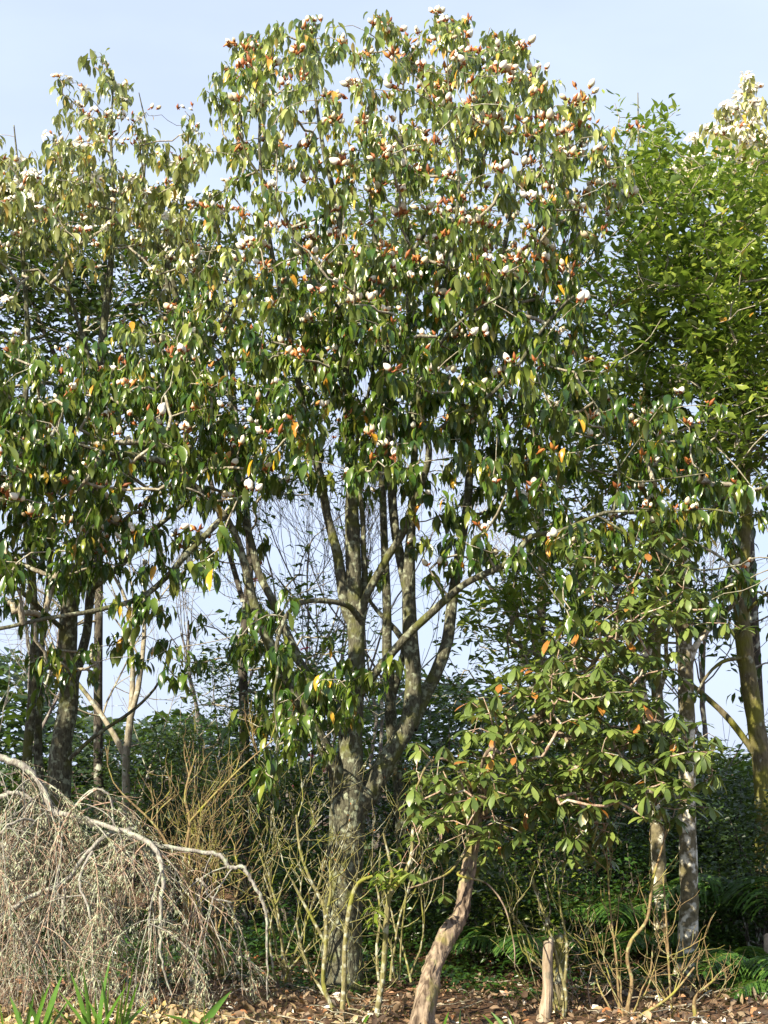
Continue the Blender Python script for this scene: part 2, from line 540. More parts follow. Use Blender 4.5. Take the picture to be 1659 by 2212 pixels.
def clusters_leaves(mb, pts, dirs, nl=(5, 9), L=(0.11, 0.17), Wr=0.36, a0=(0.35, 1.25), a1=(1.35, 1.8), spread=0.034, seg=4, mat=0, wave=0.12, fold=0.3):
    n = RNG.integers(nl[0], nl[1] + 1, size=len(pts))
    idx = np.repeat(np.arange(len(pts)), n)
    N = len(idx)
    p = pts[idx] + RNG.normal(size=(N, 3)) * spread - dirs[idx] * RNG.random((N, 1)) * spread * 3
    phi = RNG.random(N) * 2 * math.pi
    ln = RNG.uniform(L[0] * 0.75, L[1] * 1.05, N) * (0.85 + 0.3 * RNG.random(len(pts)))[idx]
    mb.leaves(p, phi, RNG.uniform(*a0, N), RNG.uniform(*a1, N), ln, ln * Wr * RNG.uniform(0.8, 1.15, N), RNG.normal(size=N) * 0.5,
              fold=fold, seg=seg, mat=mat, side=RNG.normal(size=N) * 0.8, wave=wave)


# bud templates: one mesh each, shared by the copies
def bud_template(kind):
    mb = MB()
    if kind in (0, 1):                                          # white bud sitting in brown scales
        L = 0.050 if kind == 0 else 0.040
        mb.tube([(0, 0, -0.012), (0, 0, 0.004)], [0.003, 0.004], 5, mat=1)
        mb.blob((0, 0, 0), (0, 0, 1), L, L * 0.33, mat=0, nu=9, prof=(0.25, 0.78, 0.98, 1.0, 0.86, 0.55, 0.05))
        mb.blob((0, 0, -0.002), (0, 0, 1), L * 0.22, L * 0.25, mat=1, nu=7, prof=(0.3, 0.9, 1.0, 1.02))
    elif kind == 2:                                             # closed orange bud
        mb.blob((0, 0, 0), (0.1, 0, 1), 0.046, 0.0095, mat=1, prof=(0.3, 0.85, 1.0, 0.8, 0.45, 0.05))
        mb.tube([(0, 0, -0.012), (0, 0, 0.004)], [0.003, 0.004], 5, mat=1)
        mb.blob((0.006, 0.004, 0.0), (0.9, 0.5, 0.7), 0.028, 0.006, mat=1, prof=(0.3, 0.9, 1.0, 0.5, 0.05))
    else:                                                       # open flower of drooping petals
        n = 8
        ph = np.arange(n) * 2 * math.pi / n + RNG.normal(size=n) * 0.15
        mb.leaves(np.zeros((n, 3)), ph, RNG.uniform(-0.5, 0.2, n), RNG.uniform(0.5, 1.3, n), 0.072, 0.03, RNG.normal(size=n) * 0.3, fold=0.25, seg=4, mat=2)
        mb.blob((0, 0, -0.005), (0, 0, 1), 0.02, 0.006, mat=1, prof=(0.3, 1, 0.9, 0.2))
    return mb


BT = [bud_template(k) for k in range(4)]
BUD_MATS = [M['bud'], M['bract'], M['petal']]
bud_meshes = []
for k_, b_ in enumerate(BT):
    ob_ = b_.build('flower' if k_ == 3 else 'flower_bud', BUD_MATS)
    bud_meshes.append(ob_.data)
    bpy.data.objects.remove(ob_)


def add_buds(root, pts, dirs, p_bud, kinds, scale=1.0, nind=100, parent_name='flower_bud'):
    """buds above the leaf clusters; the nearest ones become parts, the rest one 'stuff' part"""
    lst = []
    for q, d in zip(pts, dirs):
        clump = 0.5 + 0.5 * math.sin(q[0] * 3.1 + q[2] * 2.3) * math.cos(q[2] * 3.7 - q[1] * 2.0 + q[0])
        if random.random() > p_bud * (1.15 if q[2] > 5.0 else 1.0) * (0.25 + 1.1 * clump + 1.6 * math.exp(-((q[0] - 0.85) / 0.75) ** 2 - ((q[2] - 5.2) / 0.35) ** 2)):
            continue
        for _ in range(random.choice((1, 2, 3, 3, 4, 5)) + (2 if q[2] > 5.3 else 0)):
            k = random.choices((0, 1, 2, 3), kinds)[0]
            ax = np.array((random.gauss(0, 0.7), random.gauss(0, 0.6), 0.55 + random.random() * 0.6)) + d * 0.3
            ax /= np.linalg.norm(ax)
            off = np.array((random.gauss(0, 0.035), random.gauss(0, 0.03), random.random() * 0.03))
            lst.append((q + off + ax * 0.01, ax, k, scale * random.uniform(0.6, 1.25)))
    cam_p = np.array((0, 0, CAM_Z))
    lst.sort(key=lambda b: np.linalg.norm(b[0] - cam_p))
    inside = [b for b in lst if abs(b[0][0] / b[0][1]) < 0.245]
    ind = inside[:nind]
    ids = {id(b) for b in ind}
    rest = [b for b in lst if id(b) not in ids]
    rl = np.array(root.location)
    for q, ax, k, s in ind:
        o = bpy.data.objects.new('flower' if k == 3 else parent_name, bud_meshes[k])
        o.parent = root
        o.location = tuple(q - rl)
        o.rotation_mode = 'QUATERNION'
        o.rotation_quaternion = Vector(ax).to_track_quat('Z', 'Y')
        o.scale = (s, s, s)
        COL.objects.link(o)
    if rest:
        mb = MB()
        for q, ax, k, s in rest:
            R = np.array(Vector(ax).to_track_quat('Z', 'Y').to_matrix())
            t = BT[k]
            for v, qq, mm, off in zip(t.v, t.q, t.m, np.cumsum([0] + [len(x) for x in t.v[:-1]])):
                mb.add((v * s) @ R.T + q, qq - off, mm[0] if len(mm) else 0)
        o = mb.build('flower_buds', BUD_MATS, root)
        o['kind'] = 'stuff'


# ------------------------------------------------------------------ ground
mb = MB()
gx = np.concatenate([[-300, -60, -20], np.linspace(-7, 7, 57), [20, 60, 300]])
gy = np.concatenate([[-40, 0, 4], np.linspace(7, 20, 53), [30, 60, 400]])
GX, GY = np.meshgrid(gx, gy)


def ground_z(x, y):
    return 0.05 * np.sin(x * 1.3 + 0.5) * np.cos(y * 0.9) + 0.025 * np.sin(x * 4.1 + y * 3.3)


GZ = ground_z(GX, GY) * ((abs(GX) < 10) & (GY > 5) & (GY < 25))
nxg = len(gx)
i0 = (np.arange(len(gy) - 1)[:, None] * nxg + np.arange(nxg - 1)[None, :]).reshape(-1)
mb.add(np.stack([GX, GY, GZ], -1).reshape(-1, 3), np.stack([i0, i0 + 1, i0 + nxg + 1, i0 + nxg], -1))
tag(mb.build('ground', M['soil']), kind='structure')

# fallen leaves
mb = MB()
N = 24000
lx = RNG.uniform(-3.8, 4.2, N)
ly = 8.4 + 7.0 * RNG.random(N) ** 1.3
lz = ground_z(lx, ly) + RNG.random(N) * 0.035 + 0.01
ln = RNG.uniform(0.02, 0.085, N)
mb.leaves(np.stack([lx, ly, lz], -1), RNG.random(N) * 6.283, RNG.normal(size=N) * 0.6 - 0.15, RNG.normal(size=N) * 0.9 + 0.25, ln, ln * RNG.uniform(0.3, 0.6, N), RNG.normal(size=N) * 0.7, fold=0.3, seg=3)
N = 7000
lx, ly = RNG.uniform(-3.4, 0.2, N), 8.6 + 1.9 * RNG.random(N)
kp = RNG.random(N) < np.clip(1.0 - (lx + 2.2) * 0.35 - (ly - 9.6) * 0.8, 0.03, 1)
lx, ly = lx[kp], ly[kp]
N = len(lx)
lz = ground_z(lx, ly) + 0.03 + RNG.random(N) * 0.025
ln = RNG.uniform(0.02, 0.075, N)
mb.leaves(np.stack([lx, ly, lz], -1), RNG.random(N) * 6.283, RNG.normal(size=N) * 0.6, RNG.normal(size=N) * 0.8, ln, ln * RNG.uniform(0.4, 0.65, N), RNG.normal(size=N) * 0.7, seg=3, mat=1)
tag(mb.build('fallen_leaves', [M['litter'], M['pale_litter']]), 'brown, tan and orange leaf litter spread over the shaded ground', 'leaf litter', kind='stuff')
# low growth on the shaded ground between the shrubs
mb = MB()
N = 34000
lx = RNG.uniform(-4.2, 4.6, N)
ly = 11.25 + 4.2 * RNG.random(N)
hh = 0.06 + 0.22 * np.clip((ly - 11.2) / 1.2, 0, 1) + 0.10 * np.sin(lx * 3.3 + 1) * np.sin(ly * 4 + lx)
lz = ground_z(lx, ly) + np.clip(hh, 0.03, 1) * RNG.random(N) ** 0.6
ln = RNG.uniform(0.03, 0.075, N)
mb.leaves(np.stack([lx, ly, lz], -1), RNG.random(N) * 6.283, RNG.uniform(-0.9, 0.5, N), RNG.uniform(-0.4, 0.9, N), ln, ln * 0.5, RNG.normal(size=N) * 0.5, seg=2)
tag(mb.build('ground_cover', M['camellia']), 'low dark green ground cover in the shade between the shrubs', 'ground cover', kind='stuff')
# dead twigs lying about
mb = MB()
for k in range(260):
    x_, y_ = RNG.uniform(-3.4, 3.6), 8.8 + 4.5 * RNG.random() ** 1.3
    a_, L_ = RNG.random() * 6.28, RNG.uniform(0.08, 0.45)
    t_ = np.linspace(-0.5, 0.5, 5)
    w_ = np.stack([x_ + np.cos(a_) * L_ * t_ + RNG.normal(size=5) * .01, y_ + np.sin(a_) * L_ * t_ + RNG.normal(size=5) * .01, np.full(5, 0.045 + RNG.random() * 0.03) + RNG.normal(size=5) * 0.008], -1)
    w_[:, 2] += ground_z(w_[:, 0], w_[:, 1])
    mb.tube(w_, np.linspace(0.005, 0.002, 5) * RNG.uniform(0.5, 1.3), sides=4)
tag(mb.build('fallen_twigs', M['twig']), 'thin dead twigs strewn over the leaf litter', 'twigs', kind='stuff')
# short grass at the left front
mb = MB()
N = 14000
lx = RNG.uniform(-3.4, 0.3, N)
ly = 8.6 + 1.6 * RNG.random(N)
keep = RNG.random(N) < np.clip(1.1 - (lx + 2.8) * 0.33 - (ly - 9.4) * 0.75, 0.02, 1)
lx, ly = lx[keep], ly[keep]
N = len(lx)
ln = RNG.uniform(0.03, 0.08, N)
mb.leaves(np.stack([lx, ly, ground_z(lx, ly)], -1), RNG.random(N) * 6.283, RNG.uniform(-1.5, -0.8, N), RNG.uniform(-0.7, 0.6, N), ln, 0.006, 0, seg=2)
tag(mb.build('grass', M['lawn']), 'short yellow-green grass among the fallen leaves at the front left', 'grass', kind='stuff')

# ------------------------------------------------------------------ central magnolia
D = 11.5
sk = Skeleton()
for limb in [
    # trunk
    [(742, 2165, D, 52), (738, 2080, D, 43), (741, 1960, D, 40), (747, 1840, D, 38), (751, 1745, D, 38), (756, 1690, D, 31), (757, 1600, D, 25), (763, 1530, D, 22), (770, 1440, D, 19), (768, 1340, D, 18), (764, 1250, D, 17),
     (762, 1160, D, 17), (760, 1112, D, 15), (759, 1053, D, 12.5), (755, 960, D, 12), (750, 860, D + .1, 11), (744, 740, D + .2, 10), (738, 600, D + .3, 9), (732, 467, D + .3, 7), (700, 330, D + .3, 5), (680, 200, D + .3, 3), (668, 100, D + .3, 1.6)],
    # left low limb
    [(745, 1735, D, 20), (713, 1640, D - .1, 16), (686, 1583, D - .15, 13.5), (655, 1530, D - .2, 12.5), (625, 1490, D - .2, 12), (600, 1430, D - .25, 11.5), (570, 1365, D - .3, 11), (548, 1300, D - .3, 10), (530, 1225, D - .35, 9), (512, 1165, D - .4, 8), (486, 1113, D - .5, 8)],
    [(486, 1113, D - .5, 8), (466, 1096, D - .5, 7), (416, 1046, D - .6, 7.5), (366, 1003, D - .7, 7.5), (286, 983, D - .8, 7), (233, 978, D - .9, 5), (170, 960, D - 1, 3.5), (90, 930, D - 1.1, 2.5)],
    [(486, 1113, D - .5, 8), (440, 1160, D - .6, 7), (400, 1200, D - .65, 7), (360, 1246, D - .7, 6.5), (300, 1293, D - .8, 6), (200, 1320, D - .9, 5), (100, 1336, D - 1, 4.5), (0, 1358, D - 1.1, 4), (-90, 1370, D - 1.2, 3)],
    # second left limb
    [(755, 1600, D, 14), (722, 1545, D + .05, 12), (693, 1506, D + .1, 11), (670, 1466, D + .1, 10), (643, 1423, D + .1, 9.5), (618, 1365, D + .15, 9), (590, 1300, D + .15, 8.5), (560, 1240, D + .2, 8), (545, 1180, D + .2, 8), (520, 1090, D + .3, 7), (505, 1000, D + .4, 6), (500, 880, D + .4, 5), (480, 760, D + .5, 3)],
    # arch
    [(775, 1335, D - .1, 8), (758, 1313, D - .2, 6.5), (735, 1303, D - .3, 6), (690, 1297, D - .4, 5.5), (650, 1303, D - .5, 5.2), (622, 1325, D - .6, 5), (606, 1362, D - .65, 4.5), (597, 1400, D - .7, 4), (600, 1450, D - .75, 3), (592, 1500, D - .8, 2.5), (600, 1600, D - .8, 1.8)],
    # left stem
    [(770, 1370, D, 12), (750, 1320, D, 12), (740, 1273, D, 12), (730, 1200, D, 11), (716, 1150, D, 10), (705, 1105, D, 9.5), (693, 1036, D, 9), (676, 970, D, 8.5), (660, 903, D, 8), (640, 800, D - .1, 7), (615, 680, D - .2, 6), (590, 560, D - .2, 5), (570, 430, D - .3, 4), (560, 300, D - .3, 3), (570, 170, D - .3, 2)],
    # right diagonal
    [(772, 1385, D, 13), (780, 1330, D - .05, 12), (790, 1290, D - .1, 9), (836, 1206, D - .2, 8.5), (868, 1155, D - .25, 8.5), (886, 1106, D - .3, 8.5), (913, 1036, D - .35, 8), (926, 986, D - .4, 7.5), (922, 936, D - .4, 7), (905, 850, D - .5, 6.5), (930, 740, D - .5, 6), (960, 620, D - .6, 5), (985, 480, D - .6, 4.5), (990, 366, D - .6, 3.5), (975, 280, D - .6, 2.5), (965, 110, D - .6, 1.5)],
    [(786, 1310, D + .05, 8), (788, 1240, D + .05, 7), (785, 1180, D, 6), (783, 1110, D, 5.5), (770, 1020, D, 4.5), (772, 950, D - .1, 4), (800, 830, D - .3, 3.5), (820, 700, D - .5, 3)],
    # big right limb and its uprights
    [(760, 1752, D, 30), (800, 1705, D + .05, 25), (843, 1630, D + .1, 21), (880, 1565, D + .15, 19), (892, 1500, D + .2, 18), (892, 1440, D + .2, 17), (886, 1373, D + .2, 17), (883, 1290, D + .2, 15), (884, 1215, D + .2, 13), (888, 1150, D + .3, 10), (893, 1050, D + .3, 8.5), (895, 900, D + .4, 8), (885, 740, D + .4, 7), (880, 560, D + .4, 6), (873, 433, D + .4, 5), (865, 250, D + .4, 3.2), (870, 150, D + .4, 2), (820, 60, D + .4, 1.4)],
    [(886, 1300, D + .2, 12), (866, 1210, D + .3, 11), (853, 1140, D + .3, 10), (846, 1053, D + .35, 9.5), (842, 960, D + .4, 9), (838, 860, D + .4, 8), (830, 700, D + .5, 7), (815, 560, D + .6, 6), (800, 430, D + .6, 4), (790, 300, D + .6, 3), (800, 200, D + .6, 1.8)],
    [(885, 1570, D + .2, 18), (915, 1505, D + .3, 16), (942, 1452, D + .35, 14), (966, 1385, D + .4, 13), (976, 1306, D + .45, 12), (986, 1240, D + .5, 11), (1000, 1150, D + .5, 10), (1012, 1060, D + .6, 9), (1020, 900, D + .6, 8), (1050, 700, D + .6, 7), (1085, 560, D + .6, 6), (1110, 430, D + .6, 4), (1150, 300, D + .6, 3), (1170, 200, D + .6, 1.5)],
    # low right sweeping branch
    [(775, 1500, D, 13), (800, 1466, D - .1, 10.5), (836, 1423, D - .2, 9.5), (863, 1392, D - .25, 9), (893, 1360, D - .3, 8.5), (936, 1320, D - .4, 8.5), (980, 1280, D - .5, 8), (1020, 1252, D - .6, 7.5), (1086, 1222, D - .7, 7), (1120, 1190, D - .8, 6), (1150, 1158, D - .85, 5.5), (1213, 1146, D - .9, 5), (1293, 1112, D - 1.0, 4), (1330, 1105, D - 1.05, 3.2), (1440, 1104, D - 1.1, 2.6), (1530, 1100, D - 1.2, 2.2), (1590, 1110, D - 1.3, 1.8)],
    [(1325, 1106, D - 1.05, 2.6), (1338, 1020, D - 1.1, 2.2), (1312, 960, D - 1.1, 2), (1295, 890, D - 1.1, 1.6), (1270, 850, D - 1.1, 1.3)],
    [(1336, 1015, D - 1.1, 1.8), (1375, 1040, D - 1.15, 1.8), (1450, 1033, D - 1.2, 1.8), (1540, 1020, D - 1.3, 1.5)],
    [(1338, 1010, D - 1.1, 1.6), (1380, 950, D - 1.1, 1.5), (1430, 890, D - 1.1, 1.3)],
    [(1213, 1146, D - .9, 2.2), (1240, 1220, D - 1., 2), (1258, 1290, D - 1.05, 1.5)],
    [(1290, 1113, D - 1., 3), (1400, 1180, D - 1.0, 2.4), (1500, 1230, D - 1.1, 2), (1600, 1220, D - 1.2, 1.6)],
    # upper right limbs
    [(920, 950, D - .4, 6), (980, 905, D - .5, 5), (1040, 870, D - .6, 4.5), (1110, 800, D - .7, 4), (1180, 700, D - .7, 3.5), (1240, 640, D - .7, 3), (1290, 640, D - .7, 2)],
    [(1050, 700, D + .6, 6), (1110, 590, D + .5, 5.5), (1170, 480, D + .4, 4.5), (1220, 380, D + .3, 3.5), (1270, 280, D + .3, 2)],
    [(744, 740, D + .2, 7), (700, 640, D, 6), (640, 520, D - .2, 5), (590, 420, D - .3, 4), (530, 330, D - .4, 3), (520, 230, D - .4, 2)],
    [(880, 560, D + .4, 5), (930, 490, D + .4, 4.5), (1000, 420, D + .4, 4), (1060, 300, D + .4, 3), (1075, 150, D + .4, 1.5)],
    [(838, 860, D + .4, 5), (780, 760, D - .1, 4.5), (740, 680, D - .6, 4), (700, 620, D - .9, 3)],
    [(905, 850, D - .5, 5), (940, 760, D - .9, 4), (1000, 690, D - 1.1, 3.5), (1080, 640, D - 1.2, 3)],
    [(640, 1425, D + .1, 3), (690, 1490, D - .5, 2.6), (740, 1520, D - .7, 1.8)],
    [(713, 1640, D - .1, 3), (660, 1560, D - .6, 2.5), (610, 1590, D - .8, 2.2), (590, 1680, D - .85, 1.5)],
]:
    sk.add_limb(limb, n=4)

GM = grid({
    1: [(9, '25462342635')],
    2: [(9, '677734565676')],
    3: [(8, '35663453456673')],
    4: [(8, '3555445347776652')],
    5: [(8, '26634466666556652')],
    6: [(7, '224545666645446663')],
    7: [(8, '44535444453456643')],
    8: [(7, '343323332266346542')],
    9: [(7, '34454566537744743')],
    10: [(8, '235568866888853')],
    11: [(7, '3436778876788743')],
    12: [(5, '3443467777656764452')],
    13: [(0, '43225356345477666766565')],
    14: [(0, '555556774456785654674465')],
    15: [(0, '6566677755555545665643562.4')],
    16: [(0, '7765466555553445667535536643')],
    17: [(0, '88874455654545563445632246552')],
    18: [(0, '87766546654443664356543245664')],
    19: [(0, '666544334432213233353522334453')],
    20: [(0, '5546551131....0.342352543674'), (28, '43')],
    21: [(0, '556543334.2.....443436443233'), (28, '42')],
    22: [(0, '544534252.2....32331.25..42.53')],
    23: [(0, '424134.....2'), (22, '5...433')],
    24: [(1, '3...323.341'), (22, '41')],
    25: [(1, '2.3434..75421')],
    26: [(1, '333.332..645551')],
    27: [(1, '22.2'), (10, '5766')],
    28: [(9, '26543')],
    29: [(9, '1432')],
    30: [(9, '24411')],
    31: [(10, '22')],
})
GL = grid({
    2: [(3, '33')], 3: [(2, '424')], 4: [(2, '344322')], 5: [(0, '21564434')], 6: [(0, '55665456')], 7: [(0, '777655642')],
    8: [(0, '666665655')], 9: [(0, '4444555553')], 10: [(0, '2122223444')], 11: [(0, '1110101223')], 12: [(0, '11..322.22')], 13: [(6, '3')], 14: [(6, '2')],
})

root = empty('magnolia_tree', P(742, 2150, D), 'tall central magnolia with forked lichened trunk, drooping leaves and white buds', 'tree', 'magnolia trees in bud')
pm = sample(GM, 0.92, D - 0.15, 0.75, D - 1.7, D + 1.5)
plumes = [(815, 42), (845, 45), (955, 42), (975, 50), (1063, 66), (1120, 95), (675, 62), (592, 68), (532, 80), (1165, 165), (1262, 205), (480, 210), (500, 150), (1000, 90), (740, 100)]
pm = np.vstack([pm, [P(a + random.gauss(0, 9), b + random.uniform(0, 45), D + random.gauss(0.2, 0.3)) for a, b in plumes for _ in range(4)]])
pm[:, 2] += 0.04
dirs, tw = sk.grow(pm)
trunk_part(sk.limbs_mesh(), tw, 'bark', 'twig', root)
leafy = MB()
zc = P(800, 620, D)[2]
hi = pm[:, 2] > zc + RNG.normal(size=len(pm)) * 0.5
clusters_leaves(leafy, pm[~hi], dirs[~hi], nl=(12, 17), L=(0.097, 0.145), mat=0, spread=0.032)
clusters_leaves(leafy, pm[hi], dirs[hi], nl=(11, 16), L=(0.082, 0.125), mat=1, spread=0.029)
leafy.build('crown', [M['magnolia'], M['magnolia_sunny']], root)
low = pm[:, 2] < P(0, 1250, D)[2]
add_buds(root, pm[~low], dirs[~low], 0.5, (0.36, 0.22, 0.42, 0.0), scale=1.3)

# ------------------------------------------------------------------ left magnolia
DL = 12.8
sk = Skeleton()
for limb in [
    [(118, 1880, DL, 30), (125, 1740, DL, 27), (133, 1606, DL, 23), (150, 1506, DL, 21), (147, 1370, DL, 20), (157, 1270, DL, 18), (180, 1206, DL, 16), (187, 1123, DL, 14), (205, 1000, DL, 12), (215, 850, DL, 10), (225, 700, DL, 9), (240, 560, DL, 7), (245, 420, DL, 5), (240, 300, DL, 3), (245, 170, DL, 1.5)],
    [(150, 1500, DL, 12), (187, 1370, DL + .2, 10), (197, 1270, DL + .2, 10), (232, 1150, DL + .3, 9), (290, 1000, DL + .3, 8), (380, 830, DL + .2, 8), (385, 720, DL, 7.5), (376, 620, DL, 7), (352, 553, DL, 6.5), (322, 470, DL, 5.5), (310, 380, DL, 4), (320, 300, DL, 2.5), (300, 200, DL, 1)],
    [(385, 720, DL, 6), (360, 600, DL, 5), (383, 500, DL, 4), (400, 400, DL, 3), (410, 250, DL, 1.5)],
    [(57, 1780, DL + .1, 13), (57, 1659, DL + .1, 11), (70, 1500, DL + .1, 10), (75, 1350, DL + .1, 9), (68, 1240, DL + .1, 9), (55, 1100, DL + .1, 8), (50, 950, DL, 7), (60, 750, DL, 6), (50, 560, DL, 5), (40, 380, DL, 3), (30, 270, DL, 1.5)],
    [(88, 1780, DL + .2, 11), (82, 1573, DL + .2, 9), (90, 1400, DL + .2, 7), (110, 1200, DL + .2, 6), (120, 1000, DL + .2, 5)],
    [(150, 1640, DL - .1, 5), (205, 1590, DL - .2, 4), (290, 1532, DL - .3, 3.5), (345, 1470, DL - .4, 2.5), (370, 1380, DL - .4, 1.5)],
    [(200, 1270, DL, 8), (260, 1222, DL, 6.5), (316, 1160, DL, 6), (366, 1116, DL, 5), (430, 1060, DL, 4)],
    [(215, 850, DL, 6), (170, 700, DL - .2, 5), (130, 560, DL - .3, 4), (120, 420, DL - .3, 3), (110, 330, DL - .3, 2)],
    [(290, 1000, DL + .3, 5), (420, 800, DL + .1, 5), (480, 700, DL, 4.5), (520, 620, DL - .1, 3.5), (470, 520, DL, 3), (440, 420, DL, 2)],
    [(147, 1370, DL, 6), (60, 1290, DL - .3, 5), (-40, 1200, DL - .5, 4), (-120, 1000, DL - .5, 3), (-150, 700, DL - .3, 2.5)],
]:
    sk.add_limb(limb, n=4)
root = empty('magnolia_tree', P(120, 1985, DL), 'left magnolia of several straight lichened stems with open white blossom up high', 'tree', 'magnolia trees in bud')
pl = sample(GL, 1.1, DL - 0.2, 0.7, DL - 1.4, DL + 1.4)
dirs, tw = sk.grow(pl)
trunk_part(sk.limbs_mesh(), tw, 'bark', 'twig', root)
leafy = MB()
clusters_leaves(leafy, pl, dirs, nl=(10, 15), L=(0.088, 0.135), mat=0)
leafy.build('crown', [M['magnolia_silver']], root)
add_buds(root, pl, dirs, 0.6, (0.38, 0.30, 0.2, 0.12), scale=1.0)
# unseen tree added left of the frame to throw shade on the undergrowth
r2 = empty('magnolia_tree', (-5.1, 10.4, 0), 'unseen leafy magnolia added past the left edge to shade the undergrowth', 'tree', 'magnolia trees in bud')
shade_pts = np.array([(-5.1 + random.gauss(0, 0.8), 10.4 + random.gauss(0, 0.9), random.uniform(3.1, 5.6)) for _ in range(560)])
sk = Skeleton()
for k in range(7):
    a_ = k * 0.9
    w_ = np.array([(-5.1, 10.4, 0, .13), (-5.1, 10.4, 1.2, .11), (-5.1 + .35 * math.cos(a_), 10.4 + .35 * math.sin(a_), 2.6, .06), (-5.1 + .9 * math.cos(a_), 10.4 + .9 * math.sin(a_), 4.4, .04), (-5.1 + 1.0 * math.cos(a_), 10.4 + 1.0 * math.sin(a_), 6.2, .015)])
    s_ = smooth_path(w_, 4)
    sk.limb.append(s_)
    for j_, row in enumerate(s_):
        sk.p.append(row[:3])
        sk.par.append(len(sk.p) - 2 if j_ else -1)
dirs, tw = sk.grow(shade_pts)
trunk_part(sk.limbs_mesh(), tw, 'bark', 'twig', r2)
leafy = MB()
clusters_leaves(leafy, shade_pts, dirs, nl=(8, 12), L=(0.13, 0.19), mat=0)
leafy.build('crown', [M['magnolia']], r2)

# ------------------------------------------------------------------ far right magnolia, pale with flowers
DF = 15.5
sk = Skeleton()
for limb in [
    [(1650, 1900, DF, 16), (1640, 1600, DF, 14), (1625, 1300, DF, 12), (1610, 1000, DF, 10), (1600, 700, DF, 8), (1590, 480, DF, 5), (1600, 300, DF, 3), (1610, 220, DF, 1.5)],
    [(1600, 700, DF, 6), (1540, 520, DF, 4), (1480, 400, DF, 3), (1430, 340, DF, 2)],
]:
    sk.add_limb(limb)
GF = grid({3: [(28, '24')], 4: [(27, '168')], 5: [(26, '1578')], 6: [(25, '46777')], 7: [(26, '3344')]})
root = empty('magnolia_tree', P(1650, 2000, DF), 'far right magnolia top, pale yellow leaves and open white flowers behind green tree', 'tree', 'magnolia trees in bud')
pf = sample(GF, 1.0, DF, 0.5)
dirs, tw = sk.grow(pf)
trunk_part(sk.limbs_mesh(), tw, 'bark_dark', 'twig', root)
leafy = MB()
clusters_leaves(leafy, pf, dirs, nl=(6, 10), L=(0.11, 0.16), mat=0)
leafy.build('crown', [M['magnolia_yellow']], root)
add_buds(root, pf, dirs, 1.0, (0.3, 0.15, 0.05, 0.5), scale=1.25)


# ------------------------------------------------------------------ small-leaved trees
def leafy_tree(name, label, group, base, Y, limbs, g, k, ys, mat, bark, L, nl, sides=8, mats_tw=None, a0=(-1.0, 0.6), a1=(-0.4, 1.2), spread=0.06, seg=2, Wr=0.5, sagz=0.06):
    s = Skeleton()
    for lb in limbs:
        s.add_limb(lb, n=4)
    pts = sample(grid(g), k, Y, ys)
    d, t = s.grow(pts, stepl=0.14, sag=sagz)
    r = empty(name, P(base[0], base[1], Y), label, 'tree', group)
    trunk_part(s.limbs_mesh(sides), t, bark, 'twig', r)
    lm = MB()
    clusters_leaves(lm, pts, d, nl=nl, L=L, Wr=Wr, a0=a0, a1=a1, spread=spread, seg=seg, mat=0, wave=0.0)
    lm.build('crown', [mat], r)
    return r


DR = 13.2
leafy_tree('evergreen_tree', 'broad bright green small-leaved tree filling the right side', None, (1430, 1980), DR,
           [[(1420, 1960, DR, 16), (1418, 1800, DR, 15), (1425, 1600, DR, 13), (1415, 1400, DR, 12), (1430, 1250, DR, 11), (1415, 1100, DR, 10), (1400, 900, DR, 9), (1390, 700, DR, 7), (1385, 500, DR, 5), (1380, 350, DR, 3), (1378, 200, DR, 1)],
            [(1418, 1400, DR, 8), (1480, 1200, DR + .2, 7), (1540, 1000, DR + .3, 6), (1580, 800, DR + .3, 5), (1600, 600, DR + .2, 4), (1610, 450, DR, 2)],
            [(1415, 1100, DR, 6), (1330, 950, DR - .2, 5), (1280, 800, DR - .2, 4), (1240, 600, DR, 3), (1250, 450, DR, 2)],
            [(1400, 900, DR, 6), (1470, 720, DR - .3, 5), (1510, 560, DR - .4, 4), (1500, 420, DR - .4, 2)],
            [(1425, 1500, DR, 6), (1350, 1400, DR, 5), (1250, 1350, DR, 4), (1120, 1330, DR, 3)]],
           {3: [(25, '1')], 4: [(24, '142')], 5: [(24, '3642')], 6: [(23, '2676655')], 7: [(23, '4788888')], 8: [(22, '24788888')], 9: [(22, '35788888')],
            10: [(21, '345789999')], 11: [(21, '345799999')], 12: [(21, '345799999')], 13: [(21, '345788998')], 14: [(21, '345788898')], 15: [(21, '345678898')],
            16: [(21, '345667788')], 17: [(20, '3345566777')], 18: [(20, '3345545565')], 19: [(20, '3333223332')], 20: [(19, '34332211221')], 21: [(19, '244332211')], 22: [(18, '2344321')], 23: [(18, '344332')], 24: [(18, '34432')], 25: [(19, '3442')], 26: [(19, '332')]},
           1.25, 0.8, M['small_green'], M['bark_moss'], (0.075, 0.13), (12, 18), spread=0.06, seg=3, Wr=0.42, a0=(-1.2, 0.0), a1=(-1.0, 0.5))

